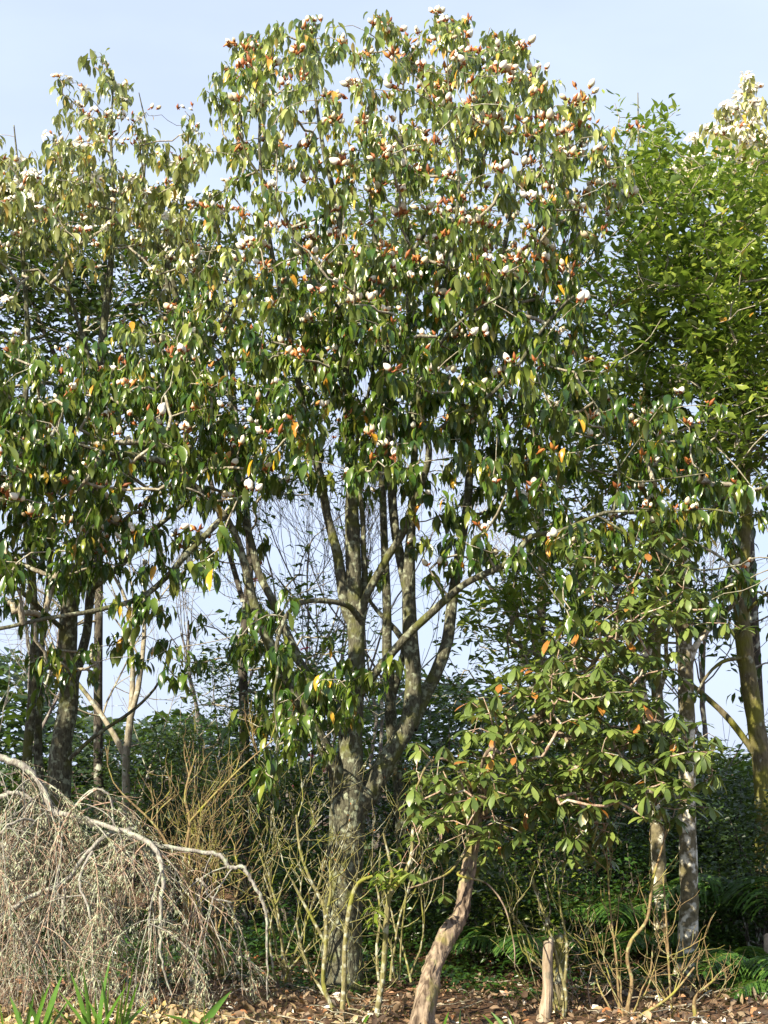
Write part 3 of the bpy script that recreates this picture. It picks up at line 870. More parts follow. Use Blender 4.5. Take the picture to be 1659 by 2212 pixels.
# yellow-green tree behind the centre
leafy_tree('background_tree', 'yellow-green leafy tree seen through the top of the central magnolia', 'trees behind the magnolias', (860, 1960), 14.2,
           [[(872, 1960, 14.2, 13), (862, 1700, 14.2, 12), (846, 1573, 14.2, 13), (843, 1506, 14.2, 12), (836, 1406, 14.2, 11), (836, 1323, 14.2, 10), (833, 1240, 14.2, 9), (828, 1106, 14.2, 8), (825, 900, 14.2, 7), (850, 600, 14.2, 5), (860, 300, 14.2, 2)],
            [(843, 1520, 14.2, 8), (865, 1440, 14.2, 8), (868, 1380, 14.2, 7), (800, 1300, 14.3, 4), (790, 1240, 14.3, 3)]],
           {4: [(15, '11')], 5: [(13, '334443')], 6: [(12, '24444432')], 7: [(12, '355555432')], 8: [(11, '2466555333')], 9: [(11, '2355554333')], 10: [(11, '345555443')], 11: [(11, '4444444443')], 12: [(11, '4444444444')], 13: [(10, '4444333344')], 14: [(10, '3333222333')], 15: [(10, '222.12222')]},
           1.3, 0.7, M['small_green'], M['bark'], (0.06, 0.10), (10, 15), spread=0.09)

# dark evergreens behind the left
leafy_tree('background_tree', 'dark evergreen tree with thin black stems behind the left magnolia', 'trees behind the magnolias', (215, 1930), 15.5,
           [[(215, 1950, 15.5, 12), (212, 1500, 15.5, 10), (214, 1200, 15.5, 9), (208, 900, 15.5, 8), (220, 700, 15.5, 6), (230, 500, 15.5, 4), (225, 400, 15.5, 2)],
            [(212, 1300, 15.5, 7), (170, 1000, 15.5, 6), (130, 800, 15.5, 5), (70, 650, 15.5, 4), (40, 450, 15.5, 2)],
            [(214, 1100, 15.5, 6), (250, 850, 15.6, 5), (300, 700, 15.6, 4), (340, 560, 15.6, 2)],
            [(208, 900, 15.5, 5), (180, 700, 15.3, 4), (140, 540, 15.3, 3)]],
           {7: [(0, '4444332')], 8: [(0, '66666544')], 9: [(0, '777777654')], 10: [(0, '777777766')], 11: [(0, '666666666')], 12: [(0, '666566566')], 13: [(0, '555555555')], 14: [(0, '444444444')], 15: [(0, '443334444')],
            16: [(0, '333233333')], 17: [(0, '222223332')], 18: [(0, '222222222')], 19: [(0, '22222222')], 20: [(0, '2221212')], 21: [(0, '222111')], 22: [(0, '1111')], 23: [(0, '1111')], 24: [(0, '112')]},
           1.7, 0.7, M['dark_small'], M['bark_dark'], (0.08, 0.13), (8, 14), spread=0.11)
leafy_tree('background_tree', 'dark evergreen tree in the gap between left and central magnolias', 'trees behind the magnolias', (520, 1930), 15.0,
           [[(525, 1950, 15, 12), (528, 1600, 15, 11), (525, 1400, 15, 10), (540, 1200, 15, 8), (520, 1000, 15, 7), (500, 800, 15, 5), (490, 600, 15, 3)],
            [(525, 1300, 15, 6), (470, 1100, 15, 5), (430, 900, 15, 4), (420, 700, 15, 2)],
            [(520, 1000, 15, 5), (580, 850, 15, 4), (620, 700, 15, 2)]],
           {9: [(8, '233')], 10: [(8, '3443')], 11: [(8, '44432')], 12: [(8, '44433')], 13: [(8, '444433')], 14: [(8, '445433')], 15: [(7, '34454332')], 16: [(7, '34444332')], 17: [(7, '23343332')], 18: [(7, '223333222')], 19: [(7, '1122222')], 20: [(7, '.1.11111')], 21: [(8, '11.1111')], 22: [(9, '12222')], 23: [(9, '22332')], 24: [(8, '2333332')], 25: [(8, '3333333')], 26: [(7, '233444442')], 27: [(7, '334444442')]},
           1.7, 0.6, M['dark_small'], M['bark_dark'], (0.06, 0.11), (8, 14), spread=0.09)

leafy_tree('background_tree', 'dark leafy tree behind the rhododendron at the right', 'trees behind the magnolias', (1160, 1930), 14.8,
           [[(1160, 1950, 14.8, 13), (1165, 1600, 14.8, 12), (1168, 1400, 14.8, 11), (1170, 1200, 14.8, 10), (1160, 1000, 14.8, 8), (1150, 800, 14.8, 5), (1140, 650, 14.8, 3)],
            [(1168, 1400, 14.8, 6), (1080, 1300, 14.8, 5), (1020, 1200, 14.8, 4)], [(1165, 1500, 14.8, 6), (1260, 1350, 14.8, 5), (1350, 1250, 14.8, 4)]],
           {12: [(19, '334')], 13: [(18, '23443')], 14: [(18, '334443')], 15: [(17, '3334443')], 16: [(17, '33344433')], 17: [(17, '33334433')], 18: [(17, '233334433')], 19: [(17, '222233333')], 20: [(17, '1111223333')], 21: [(18, '11222333322')],
            22: [(18, '12333333333')], 23: [(18, '2334444543221')], 24: [(17, '12344544432221')], 25: [(17, '2334444332211')], 26: [(16, '23334443321111')], 27: [(15, '2334433322111')]},
           1.6, 0.5, M['dark_small'], M['bark_dark'], (0.06, 0.11), (8, 14), spread=0.09)


# ------------------------------------------------------------------ bare trees far behind
def bare_tree(px, py_top, Y, label, lean=0.0, r=7, seed=1, mat='twig_far', spread=0.5, lv=3, group='leafless trees behind', stems=1, basepx=None):
    rs = np.random.default_rng(seed)
    mb = MB()
    base = P(px, 1700, Y)
    base[2] = 0
    top = P(px + lean, py_top, Y)

    def br(p, d, L, rad, lev):
        n = 6
        pts = [p]
        dd = d.copy()
        for i in range(n):
            dd = dd + rs.normal(size=3) * 0.13 + np.array((0, 0, 0.05))
            dd /= np.linalg.norm(dd)
            pts.append(pts[-1] + dd * L / n)
        pts = np.array(pts)
        rr = np.linspace(rad, max(rad * 0.45, 0.0025), n + 1)
        mb.tube(pts, rr, sides=6 if rad > 0.02 else 3)
        if lev == 0:
            return
        kids = 4 if lev > 1 else 3
        for k in range(kids):
            t = rs.integers(2, n + 1)
            nd = dd * 0.75 + rs.normal(size=3) * spread
            nd[2] += 0.12
            nd /= np.linalg.norm(nd)
            br(pts[t], nd, L * rs.uniform(0.5, 0.75), max(rr[t] * 0.55, 0.0025), lev - 1)
    for s in range(stems):
        b0 = base + np.array((rs.normal() * 0.12 * (stems > 1), rs.normal() * 0.1, 0))
        hgt = top[2]
        d0 = (top - b0) / np.linalg.norm(top - b0) + rs.normal(size=3) * 0.08 * (stems > 1)
        # trunk
        tp = [b0 + d0 * hgt * t * 0.45 for t in np.linspace(0, 1, 6)]
        tp = np.array(tp)
        tp[1:] += rs.normal(size=(5, 3)) * 0.03
        R = r * PXM(Y)
        mb.tube(tp, np.linspace(R, R * 0.7, 6), sides=7)
        for k in range(3):
            nd = d0 + rs.normal(size=3) * 0.22
            br(tp[-1 - (k > 1)], nd / np.linalg.norm(nd), hgt * rs.uniform(0.32, 0.42), R * 0.62, lv)
        nd = d0 * 0.6 + rs.normal(size=3) * 0.5
        br(tp[2], nd / np.linalg.norm(nd), hgt * 0.3, R * 0.4, lv - 1)
    root = empty('bare_tree', base, label, 'tree', group)
    mb.build('trunk', M[mat], root)


bare_tree(283, 1000, 15.0, 'pale thick-trunked leafless tree right of the left magnolia stems', r=11, seed=3, mat='bark_pale', lean=20)
bare_tree(452, 1150, 16.5, 'thin leaning leafless tree between left stems and middle', r=8, seed=4, lean=-50)
bare_tree(655, 1020, 18.0, 'fine-twigged leafless tree just left of the central trunk', r=6, seed=5, stems=3, spread=0.35)
bare_tree(805, 950, 18.5, 'slender leafless saplings right behind the central trunk', r=5, seed=6, stems=3, spread=0.3)
bare_tree(1050, 1050, 17.0, 'leafless tree leaning right behind the big right limb', r=8, seed=8, lean=90)
bare_tree(1290, 1050, 18.0, 'leafless twiggy tree behind the rhododendron crown', r=7, seed=9, spread=0.45)
bare_tree(1500, 1100, 17.0, 'leafless twiggy tree at the far right behind the mossy trunk', r=8, seed=10, lean=60)
bare_tree(60, 1150, 17.0, 'leafless twiggy tree at the far left behind the lichened stems', r=8, seed=12)


# ------------------------------------------------------------------ bare standing trunks at the right
def simple_tree(name, label, cat, limbs, mat, base, group=None, crown=None):
    s = Skeleton()
    for lb in limbs:
        s.add_limb(lb, n=4)
    r = empty(name, base, label, cat, group)
    tm = s.limbs_mesh(sides=12, rough=0.05)
    if crown is None:
        tm.build('trunk', mat, r)
    else:
        pts, nl, L, lm = crown
        d, t = s.grow(pts, stepl=0.12, minz=1.9)
        trunk_part(tm, t, mat, 'twig', r)
        mb2 = MB()
        clusters_leaves(mb2, pts, d, nl=nl, L=L, Wr=0.36, spread=0.05, seg=3)
        mb2.build('crown', [lm], r)
    return r


DW = 11.9
gw = grid({21: [(26, '2')], 22: [(25, '3443')], 23: [(25, '35654')], 24: [(26, '2342')], 25: [(25, '23.')], 26: [(25, '33')]})
simple_tree('woodland_tree', 'right trunk blotched white with lichen, dark leaves above, beside the ferns', 'tree',
            [[(1478, 2160, DW, 30), (1484, 2060, DW, 23), (1488, 1950, DW, 20), (1486, 1830, DW, 19), (1484, 1720, DW, 18), (1485, 1600, DW, 17), (1482, 1500, DW, 17), (1480, 1400, DW, 16), (1476, 1300, DW, 14), (1482, 1150, DW, 11), (1510, 1000, DW, 8)],
             [(1482, 1500, DW, 8), (1500, 1400, DW, 7), (1560, 1330, DW, 6), (1610, 1280, DW, 4)],
             [(1480, 1400, DW, 7), (1440, 1320, DW, 6), (1400, 1250, DW, 4)]],
            M['bark_white'], P(1478, 2130, DW), crown=(sample(gw, 0.5, DW + .1, 0.3), (7, 11), (0.10, 0.15), M['dark_small']))
simple_tree('woodland_tree', 'slim pale trunk left of the white-blotched trunk, ending in ferns', 'tree',
            [[(1430, 2060, 12.6, 20), (1428, 1960, 12.6, 16), (1424, 1880, 12.6, 15), (1420, 1790, 12.6, 15), (1415, 1700, 12.6, 14), (1410, 1600, 12.6, 12), (1385, 1480, 12.6, 10), (1400, 1400, 12.6, 9), (1420, 1280, 12.6, 8), (1408, 1130, 12.6, 7)],
             [(1405, 1560, 12.6, 6), (1437, 1450, 12.6, 5), (1440, 1380, 12.6, 4), (1460, 1300, 12.6, 3)]],
            M['bark_white'], P(1430, 2070, 12.6))
gq = grid({19: [(28, '23')], 20: [(28, '33')], 21: [(28, '33')], 22: [(28, '33')], 23: [(27, '134')], 24: [(27, '233')], 25: [(26, '1122')], 26: [(25, '12122')], 27: [(25, '12221')]})
simple_tree('woodland_tree', 'curved mossy yellow-green trunk near the right edge', 'tree',
            [[(1660, 2060, 13, 26), (1650, 1700, 13, 21), (1638, 1600, 13, 20), (1622, 1500, 13, 19), (1608, 1400, 13, 18), (1600, 1300, 13, 17), (1605, 1200, 13, 15), (1612, 1080, 13, 12), (1605, 950, 13, 9), (1620, 800, 13, 6)],
             [(1640, 1640, 13, 8), (1580, 1560, 13, 7), (1530, 1510, 13, 6), (1470, 1460, 13, 5)],
             [(1610, 1420, 13, 5), (1560, 1430, 12.8, 4), (1520, 1470, 12.7, 3), (1490, 1540, 12.7, 2)],
             [(1604, 1330, 13, 4), (1660, 1280, 12.8, 3), (1700, 1270, 12.8, 2)]],
            M['bark_moss'], P(1660, 2060, 13), crown=(sample(gq, 0.5, 13.1, 0.3), (6, 10), (0.08, 0.13), M['dark_small']))

# ------------------------------------------------------------------ rhododendron
RH = 10.6
sk = Skeleton()
for limb in [
    [(896, 2290, 9.7, 25), (911, 2205, 9.75, 23), (925, 2130, 9.85, 20), (940, 2075, 9.95, 18), (975, 2010, 10.05, 19), (994, 1975, 10.1, 15), (1004, 1930, 10.15, 14), (1014, 1870, 10.2, 14), (1026, 1800, 10.25, 12), (1032, 1740, 10.3, 11), (1046, 1680, 10.4, 9), (1075, 1620, 10.5, 10), (1130, 1570, 10.6, 9), (1200, 1520, 10.6, 7), (1270, 1450, 10.6, 5), (1330, 1350, 10.6, 3)],
    [(1030, 1770, 10.3, 7), (1060, 1740, 10.2, 5), (1040, 1690, 10.1, 4), (1045, 1640, 10.0, 4), (1070, 1620, 10, 4), (1130, 1690, 9.9, 3), (1060, 1740, 9.9, 2)],
    [(1030, 1750, 10.3, 5), (1000, 1670, 10.2, 3.5), (960, 1640, 10.1, 3), (925, 1650, 10.1, 2.5), (900, 1700, 10.1, 2)],
    [(1130, 1570, 10.6, 7), (1220, 1590, 10.6, 6), (1320, 1620, 10.6, 5), (1400, 1600, 10.6, 4), (1470, 1620, 10.6, 3)],
    [(1220, 1590, 10.6, 4), (1260, 1680, 10.4, 3.5), (1290, 1760, 10.3, 3), (1280, 1820, 10.2, 2)],
    [(1200, 1520, 10.6, 5), (1300, 1480, 10.7, 5), (1380, 1360, 10.7, 4), (1420, 1260, 10.7, 3)],
    [(1024, 1810, 10.2, 3), (975, 1880, 10.0, 2.5), (925, 1905, 9.9, 2), (880, 1920, 9.9, 1.5)],
    [(1016, 1870, 10.2, 3), (990, 1890, 10.0, 3), (1050, 1908, 10.0, 2), (1090, 1960, 10.0, 1.8), (1110, 2040, 10.0, 1.5), (1112, 2090, 10, 1.2)],
]:
    sk.add_limb(limb, n=4)
GR = grid({20: [(22, '22.3')], 21: [(22, '44454')], 22: [(23, '5565')], 23: [(23, '46665')], 24: [(21, '24664322')], 25: [(20, '2466532')], 26: [(19, '25677521')], 27: [(18, '556777642')], 28: [(18, '5656677654')],
           29: [(16, '345666777775')], 30: [(16, '565566666773')], 31: [(16, '666555565.5532')[:1] and (16, '666555653552')], 32: [(16, '34563.5612')], 33: [(16, '234...34')], 34: [(15, '3222')]})
GR[:, 33:] = 0
root = empty('rhododendron', P(905, 2240, 9.75), 'rhododendron with rugged mossy leaning trunk and whorls of oval leaves', 'shrub')
pr = sample(GR, 1.2, RH - 0.15, 0.42, RH - 0.9, RH + 0.8)
dirs, tw = sk.grow(pr, wob=0.02, sag=0.12, minz=1.2)
trunk_part(sk.limbs_mesh(sides=22, rough=0.03, groove=0.15, n=4), tw, 'bark_red', 'twig_red', root)
mb = MB()
n = RNG.integers(7, 11, len(pr))
idx = np.repeat(np.arange(len(pr)), n)
N = len(idx)
ph = RNG.random(len(pr))[idx] * 6.28 + np.concatenate([np.arange(k) * 6.283 / k for k in n]) + RNG.normal(size=N) * 0.18
tl = (RNG.normal(size=len(pr)) * 0.3 + 0.35)[idx]
ln = RNG.uniform(0.09, 0.145, N)
mb.leaves(pr[idx] + RNG.normal(size=(N, 3)) * 0.008, ph, RNG.normal(size=N) * 0.2 + tl - 0.1, RNG.normal(size=N) * 0.2 + tl + 0.55, ln, ln * RNG.uniform(0.30, 0.37, N), RNG.normal(size=N) * 0.15, fold=0.12, seg=4, prof=(0.14, 0.6, 0.95, 0.95, 0.08))
mb.build('crown', [M['rhodo']], root)


# ------------------------------------------------------------------ leafy shrubs behind (hedge of dark bushes)
def bush(name, label, cx, cy_top, Y, rx, mat, L, n, group=None, ry=0.8, flowers=0, seed=0, zbot=0.0, Wr=0.45, droop=(-0.6, 0.8), gap=0.0, cat='shrub'):
    rs = np.random.default_rng(seed + 50)
    top = P(cx, cy_top, Y)
    c = np.array((top[0], Y, (top[2] + zbot) / 2))
    rz = (top[2] - zbot) / 2
    root = empty(name, (c[0], c[1], 0), label, cat, group)
    # lumps in an ellipsoid
    nl = max(10, n // 260)
    u = rs.normal(size=(nl, 3))
    u /= np.linalg.norm(u, axis=1)[:, None]
    lump = c + u * np.array((rx, ry, rz)) * (rs.random((nl, 1)) ** 0.4) * 0.85
    mbt = MB()
    for q in lump:
        b0 = np.array((c[0] + rs.normal() * 0.1, c[1] + rs.normal() * 0.1, 0))
        mid = (b0 + q) / 2 + rs.normal(size=3) * 0.12
        s = np.linspace(0, 1, 7)[:, None]
        pts = (1 - s) ** 2 * b0 + 2 * s * (1 - s) * mid + s * s * q
        pts[1:-1] += rs.normal(size=(5, 3)) * 0.02
        mbt.tube(pts, np.linspace(0.016, 0.004, 7), sides=5)
    mbt.build('trunk', M['bark_dark'], root)
    ii = rs.integers(0, nl, n)
    p = lump[ii] + rs.normal(size=(n, 3)) * np.array((0.20, 0.20, 0.16)) * (rs.uniform(0.5, 1.35, nl))[ii][:, None]
    p[:, 2] = np.maximum(p[:, 2], 0.04)
    ln = rs.uniform(L * 0.7, L * 1.25, n)
    mb = MB()
    mb.leaves(p, rs.random(n) * 6.283, rs.uniform(*droop, n) - 0.2, rs.uniform(*droop, n) + 0.3, ln, ln * Wr, rs.normal(size=n) * 0.6, fold=0.25, seg=2)
    mb.build('crown', [mat], root)
    spots_ = [(660, 1402), (668, 1632), (551, 1256), (705, 1665), (600, 1340), (640, 1700)]
    for k in range(flowers):
        fb = MB()
        q = P(*spots_[k], Y - ry * 0.9)
        m_ = 9
        fb.leaves(np.repeat(q[None], m_, 0), np.arange(m_) * 0.7, rs.uniform(-1.0, 0.2, m_), rs.uniform(-0.5, 0.8, m_), 0.055, 0.045, 0, fold=0.3, seg=2)
        fb.build('flower', [M['pink']], root)
    return root


hedge = 'dark shrubs forming a hedge behind'
specs = [  # cx, top y, Y, rx, leaf, count, mat, label
    (-60, 1540, 15.2, 0.9, 0.06, 5200, 'camellia', 'dark shrub at the far left edge under the magnolia stems'),
    (190, 1560, 15.4, 0.9, 0.06, 5600, 'dark_small', 'dark shrub directly behind the lichened left stems'),
    (380, 1520, 15.3, 0.8, 0.05, 5200, 'dark_small', 'dark shrub behind the arching weeping branches'),
    (560, 1480, 14.6, 0.7, 0.05, 5000, 'camellia', 'dark green shrub behind the bare azalea stems'),
    (900, 1545, 14.8, 0.8, 0.06, 5200, 'camellia', 'dark shrub between central trunk and rhododendron stem'),
    (1090, 1530, 14.4, 0.8, 0.06, 5200, 'camellia', 'dark shrub behind the rhododendron stem'),
    (1270, 1520, 14.6, 0.8, 0.06, 5200, 'camellia', 'dark shrub beneath the rhododendron crown'),
    (1400, 1585, 14.8, 0.8, 0.06, 5200, 'dark_small', 'dark shrub behind the pair of pale right trunks'),
    (1590, 1590, 14.2, 0.85, 0.07, 5600, 'dark_small', 'dark bluish shrub above the ferns at the right edge'),
    (640, 1790, 13.3, 0.55, 0.055, 2600, 'camellia', 'low dark shrub in the shade left of the central trunk foot'),
    (830, 1800, 13.2, 0.5, 0.055, 2400, 'camellia', 'low dark shrub right behind the central trunk foot'),
    (1010, 1800, 12.9, 0.5, 0.055, 2600, 'dark_small', 'low dark shrub in shade left of the leaning rhododendron trunk'),
    (1190, 1740, 13.2, 0.55, 0.055, 3000, 'camellia', 'low dark shrub behind the wooden post'),
    (1345, 1780, 13.5, 0.5, 0.055, 2600, 'camellia', 'low dark shrub left of the slim pale trunk'),
    (1520, 1730, 13.6, 0.6, 0.06, 3000, 'dark_small', 'low dark shrub right of the white-blotched trunk'),
    (1640, 1690, 12.5, 0.42, 0.06, 2600, 'dark_small', 'dark leafy shrub hiding the foot of the curved mossy trunk'),
    (1740, 1540, 14.6, 0.9, 0.07, 5200, 'camellia', 'dark shrub past the mossy trunk at the right edge'),
]
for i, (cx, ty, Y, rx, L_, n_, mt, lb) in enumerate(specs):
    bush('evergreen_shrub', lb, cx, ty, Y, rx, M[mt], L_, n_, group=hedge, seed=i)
bush('camellia', 'camellia with scattered pink flowers left of the central trunk', 655, 1380, 14.0, 0.55, M['camellia'], 0.055, 3200, seed=31, flowers=6, ry=0.5)
bush('camellia', 'tall open small-leaved evergreen seen against the sky left of centre', 440, 1290, 16.0, 0.65, M['camellia'], 0.055, 2600, seed=33, ry=0.5)
bush('evergreen_shrub', 'bushy green shrub filling the fork right of the central trunk', 960, 1430, 14.0, 0.5, M['camellia'], 0.06, 2600, seed=34, ry=0.4)
bush('evergreen_shrub', 'low bright green bush in the shade below the rhododendron', 1120, 1790, 12.6, 0.35, M['small_green'], 0.045, 1800, seed=35, ry=0.3)
# distant woodland closing the view behind the hedge
mb = MB()
N = 42000
x = RNG.uniform(-13, 13, N)
zt = 2.3 + 0.5 * np.sin(x * 0.9) + 0.3 * np.sin(x * 2.3 + 1)
z = zt * RNG.random(N) ** 0.8
y = 21 + RNG.normal(size=N) * 0.9
ln = RNG.uniform(0.12, 0.26, N)
mb.leaves(np.stack([x, y, z], -1), RNG.random(N) * 6.28, RNG.uniform(-0.8, 0.6, N), RNG.uniform(-0.5, 1.0, N), ln, ln * 0.5, RNG.normal(size=N) * 0.6, seg=2)
tag(mb.build('far_thicket', M['dark_small']), 'distant mass of dark evergreen growth behind all the shrubs', 'thicket', kind='stuff')


# ------------------------------------------------------------------ weeping lichened shrub
WS = 10.35
mbw, mbr, mbl = MB(), MB(), MB()
limbs = [
    [(-60, 1620, WS, 9), (0, 1636, WS, 8), (50, 1655, WS, 7.5), (90, 1697, WS, 7), (110, 1748, WS - .05, 6.5), (150, 1762, WS - .1, 6), (225, 1782, WS - .15, 5.5), (265, 1795, WS - .2, 5.5), (310, 1815, WS - .25, 6), (340, 1842, WS - .3, 5.5), (352, 1900, WS - .35, 5), (347, 1975, WS - .35, 4), (345, 2025, WS - .35, 3.5), (352, 2090, WS - .35, 2.5), (372, 2150, WS - .35, 1.5)],
    [(300, 1810, WS, 5), (345, 1827, WS, 5), (425, 1840, WS, 4.5), (475, 1849, WS, 4.5), (500, 1874, WS, 4.5), (525, 1872, WS, 4.5), (545, 1905, WS, 4), (565, 1940, WS, 4), (575, 1980, WS, 3), (576, 2060, WS, 2.5), (578, 2160, WS, 1.5)],
    [(-70, 2020, WS - .3, 6), (0, 1985, WS - .3, 6), (65, 1937, WS - .3, 5.5), (140, 1905, WS - .25, 5), (190, 1840, WS - .2, 4.5), (240, 1800, WS - .1, 4), (290, 1790, WS, 4)],
    [(140, 1905, WS - .25, 4.5), (137, 1960, WS - .3, 4), (136, 2025, WS - .3, 3.5), (146, 2080, WS - .3, 2.5), (150, 2120, WS - .3, 1.5)],
    [(-80, 1750, WS, 8), (0, 1722, WS, 6), (40, 1712, WS, 5), (80, 1735, WS, 4), (110, 1790, WS, 3)],
    [(-80, 1830, WS + .1, 9), (0, 1826, WS + .1, 8), (60, 1830, WS + .1, 7), (100, 1790, WS + .1, 6), (170, 1775, WS + .1, 5), (230, 1800, WS + .1, 4)],
    [(-70, 1850, WS + .2, 11), (0, 1850, WS + .15, 10), (40, 1872, WS + .1, 8), (75, 1850, WS + .1, 6), (85, 1830, WS + .1, 5)],
    [(150, 1762, WS - .1, 4), (180, 1720, WS - .1, 3), (210, 1705, WS - .1, 3), (235, 1720, WS - .1, 2.5), (245, 1770, WS - .1, 2), (250, 1850, WS - .1, 1.5)],
    [(425, 1900, WS, 3), (445, 1912, WS, 3), (450, 1935, WS, 3), (500, 1950, WS, 2)],
    [(200, 1840, WS - .2, 3), (170, 1900, WS - .4, 3), (190, 1960, WS - .5, 2.5), (205, 2040, WS - .5, 2)],
    [(100, 1795, WS, 4), (60, 1770, WS - .2, 3), (10, 1790, WS - .3, 3), (-40, 1850, WS - .3, 2)],
]
nodes = []
for lb in limbs:
    w = np.array([[*P(a, b, c), r * PXM(c)] for a, b, c, r in lb])
    s = smooth_path(w, 5)
    s[1:-1, :3] += RNG.normal(size=(len(s) - 2, 3)) * 0.004
    mbw.tube(s[:, :3], s[:, 3], sides=7, rough=0.12)
    nodes.append(s)
alln = np.concatenate(nodes)
alln = alln[alln[:, 2] > 0.55]


def droop_twig(p, d, L, r, grav, mb, kids, lich):
    n = max(6, int(L / 0.05))
    pts = [p]
    d = d / np.linalg.norm(d)
    for i in range(n):
        d = d + np.array((0, 0, -grav)) + RNG.normal(size=3) * 0.07
        d /= np.linalg.norm(d)
        q = pts[-1] + d * L / n
        if q[2] < 0.03:
            break
        pts.append(q)
    if len(pts) < 3:
        return
    pts = np.array(pts)
    rr = np.linspace(r, r * 0.45, len(pts))
    mb.tube(pts, rr, sides=4 if r > 0.003 else 3)
    if lich:
        m = int(len(pts) * lich)
        i = RNG.integers(0, len(pts), m)
        mbl.leaves(pts[i] + RNG.normal(size=(m, 3)) * 0.006, RNG.random(m) * 6.28, RNG.uniform(-0.6, 1.3, m), RNG.uniform(0.5, 1.5, m), RNG.uniform(0.015, 0.045, m), 0.007, 0, seg=2)
    for k in range(kids):
        i = RNG.integers(1, len(pts) - 1)
        nd = (pts[i + 1] - pts[i]) / np.linalg.norm(pts[i + 1] - pts[i]) + RNG.normal(size=3) * np.array((0.55, 0.4, 0.35))
        nd[2] += 0.1
        droop_twig(pts[i], nd, L * RNG.uniform(0.4, 0.75), max(r * 0.62, 0.0018), grav * 0.7, mbr if RNG.random() < 0.6 else mb, kids // 3, lich * 0.5)


for k in range(130):
    s = alln[RNG.integers(len(alln))]
    if s[0] > P(330, 1900, WS)[0] and RNG.random() < 0.6:
        continue
    az = RNG.random() * 6.28
    d = np.array((math.cos(az), 0.6 * math.sin(az), RNG.uniform(-0.7, 0.15)))
    droop_twig(s[:3], d, RNG.uniform(0.4, 0.95), RNG.uniform(0.003, 0.0065), RNG.uniform(0.10, 0.22), mbw if RNG.random() < 0.7 else mbr, 7, 6.0 if RNG.random() < 0.5 else 0.3)
root = empty('weeping_shrub', P(-60, 2130, WS), 'bare weeping shrub with grey lichened arching branches hanging to the ground', 'shrub')
mbw.build('branches', M['twig_grey'], root)
mbr.build('twigs', M['twig_red'], root)
mbl.build('lichen', M['lichen'], root)


# ------------------------------------------------------------------ bare azaleas and canes
def bare_shrub(label, px, py, Y, hgt, spread, stems, mat, lev=3, r=0.010, seed=0, group='leafless azalea shrubs', up=0.12, buds=False, explicit=None, name='azalea'):
    rs = np.random.default_rng(seed)
    base = P(px, py, Y)
    mb, bb = MB(), MB()

    def br(p, d, L, rad, lv):
        n = 7
        pts = [p]
        for i in range(n):
            d = d + rs.normal(size=3) * 0.16 + np.array((0, 0, up))
            d /= np.linalg.norm(d)
            pts.append(pts[-1] + d * L / n)
        pts = np.array(pts)
        rr = np.linspace(rad, rad * 0.6, n + 1)
        mb.tube(pts, rr, sides=6 if rad > 0.006 else 4, rough=0.08)
        if lv == 0:
            if buds:
                bb.blob(pts[-1], d, 0.014, 0.004, mat=0, nu=5, prof=(0.4, 1, 0.7, 0.05))
            return
        for k in range(rs.integers(2, 4)):
            t = rs.integers(3, n + 1)
            nd = d * 0.8 + rs.normal(size=3) * 0.55
            br(pts[t], nd / np.linalg.norm(nd), L * rs.uniform(0.5, 0.8), max(rr[t] * 0.62, 0.002), lv - 1)
    for k in range(stems):
        d = np.array((rs.normal() * spread, rs.normal() * spread * 0.7, 1.0))
        br(base + np.array((rs.normal() * 0.05, rs.normal() * 0.05, 0)), d / np.linalg.norm(d), hgt * rs.uniform(0.4, 0.6), r * rs.uniform(0.7, 1.2), lev)
    for e in (explicit or []):
        w = np.array([[*P(a, b, c), q * PXM(c)] for a, b, c, q in e])
        s = smooth_path(w, 5)
        mb.tube(s[:, :3], s[:, 3], sides=8, rough=0.06)
        for k in range(5):
            i = rs.integers(len(s) // 3, len(s))
            d = np.array((rs.normal() * 0.7, rs.normal() * 0.5, 0.6))
            br(s[i, :3], d / np.linalg.norm(d), 0.28, 0.0045, 1)
    root = empty(name, base, label, 'shrub', group)
    mb.build('branches', M[mat], root)
    if bb.n:
        o = bb.build('leaf_buds', M['bract'], root)
        o['kind'] = 'stuff'
    return root


bare_shrub('tan-stemmed leafless azalea spreading over the weeping shrub', 395, 2110, 11.0, 1.55, 0.42, 6, 'twig_tan', seed=1, lev=3, explicit=[
    [(395, 2050, 10.9, 4), (400, 1860, 10.8, 3.5), (410, 1775, 10.8, 3), (400, 1715, 10.8, 2.5), (425, 1625, 10.8, 1.5)], [(410, 1775, 10.8, 3), (460, 1720, 10.8, 2.5), (530, 1650, 10.8, 2), (595, 1595, 10.8, 1.3)],
    [(390, 1880, 10.8, 3), (340, 1790, 10.8, 2.5), (270, 1720, 10.8, 2), (245, 1690, 10.8, 1.2)]])
bare_shrub('leafless azalea thicket just behind the grey drooping limb', 480, 2100, 11.4, 1.6, 0.4, 7, 'twig_tan', seed=2, lev=3)
bare_shrub('yellow-mossed leafless azalea left of the central trunk', 610, 2120, 11.1, 1.7, 0.35, 7, 'twig_moss', seed=3, lev=3)
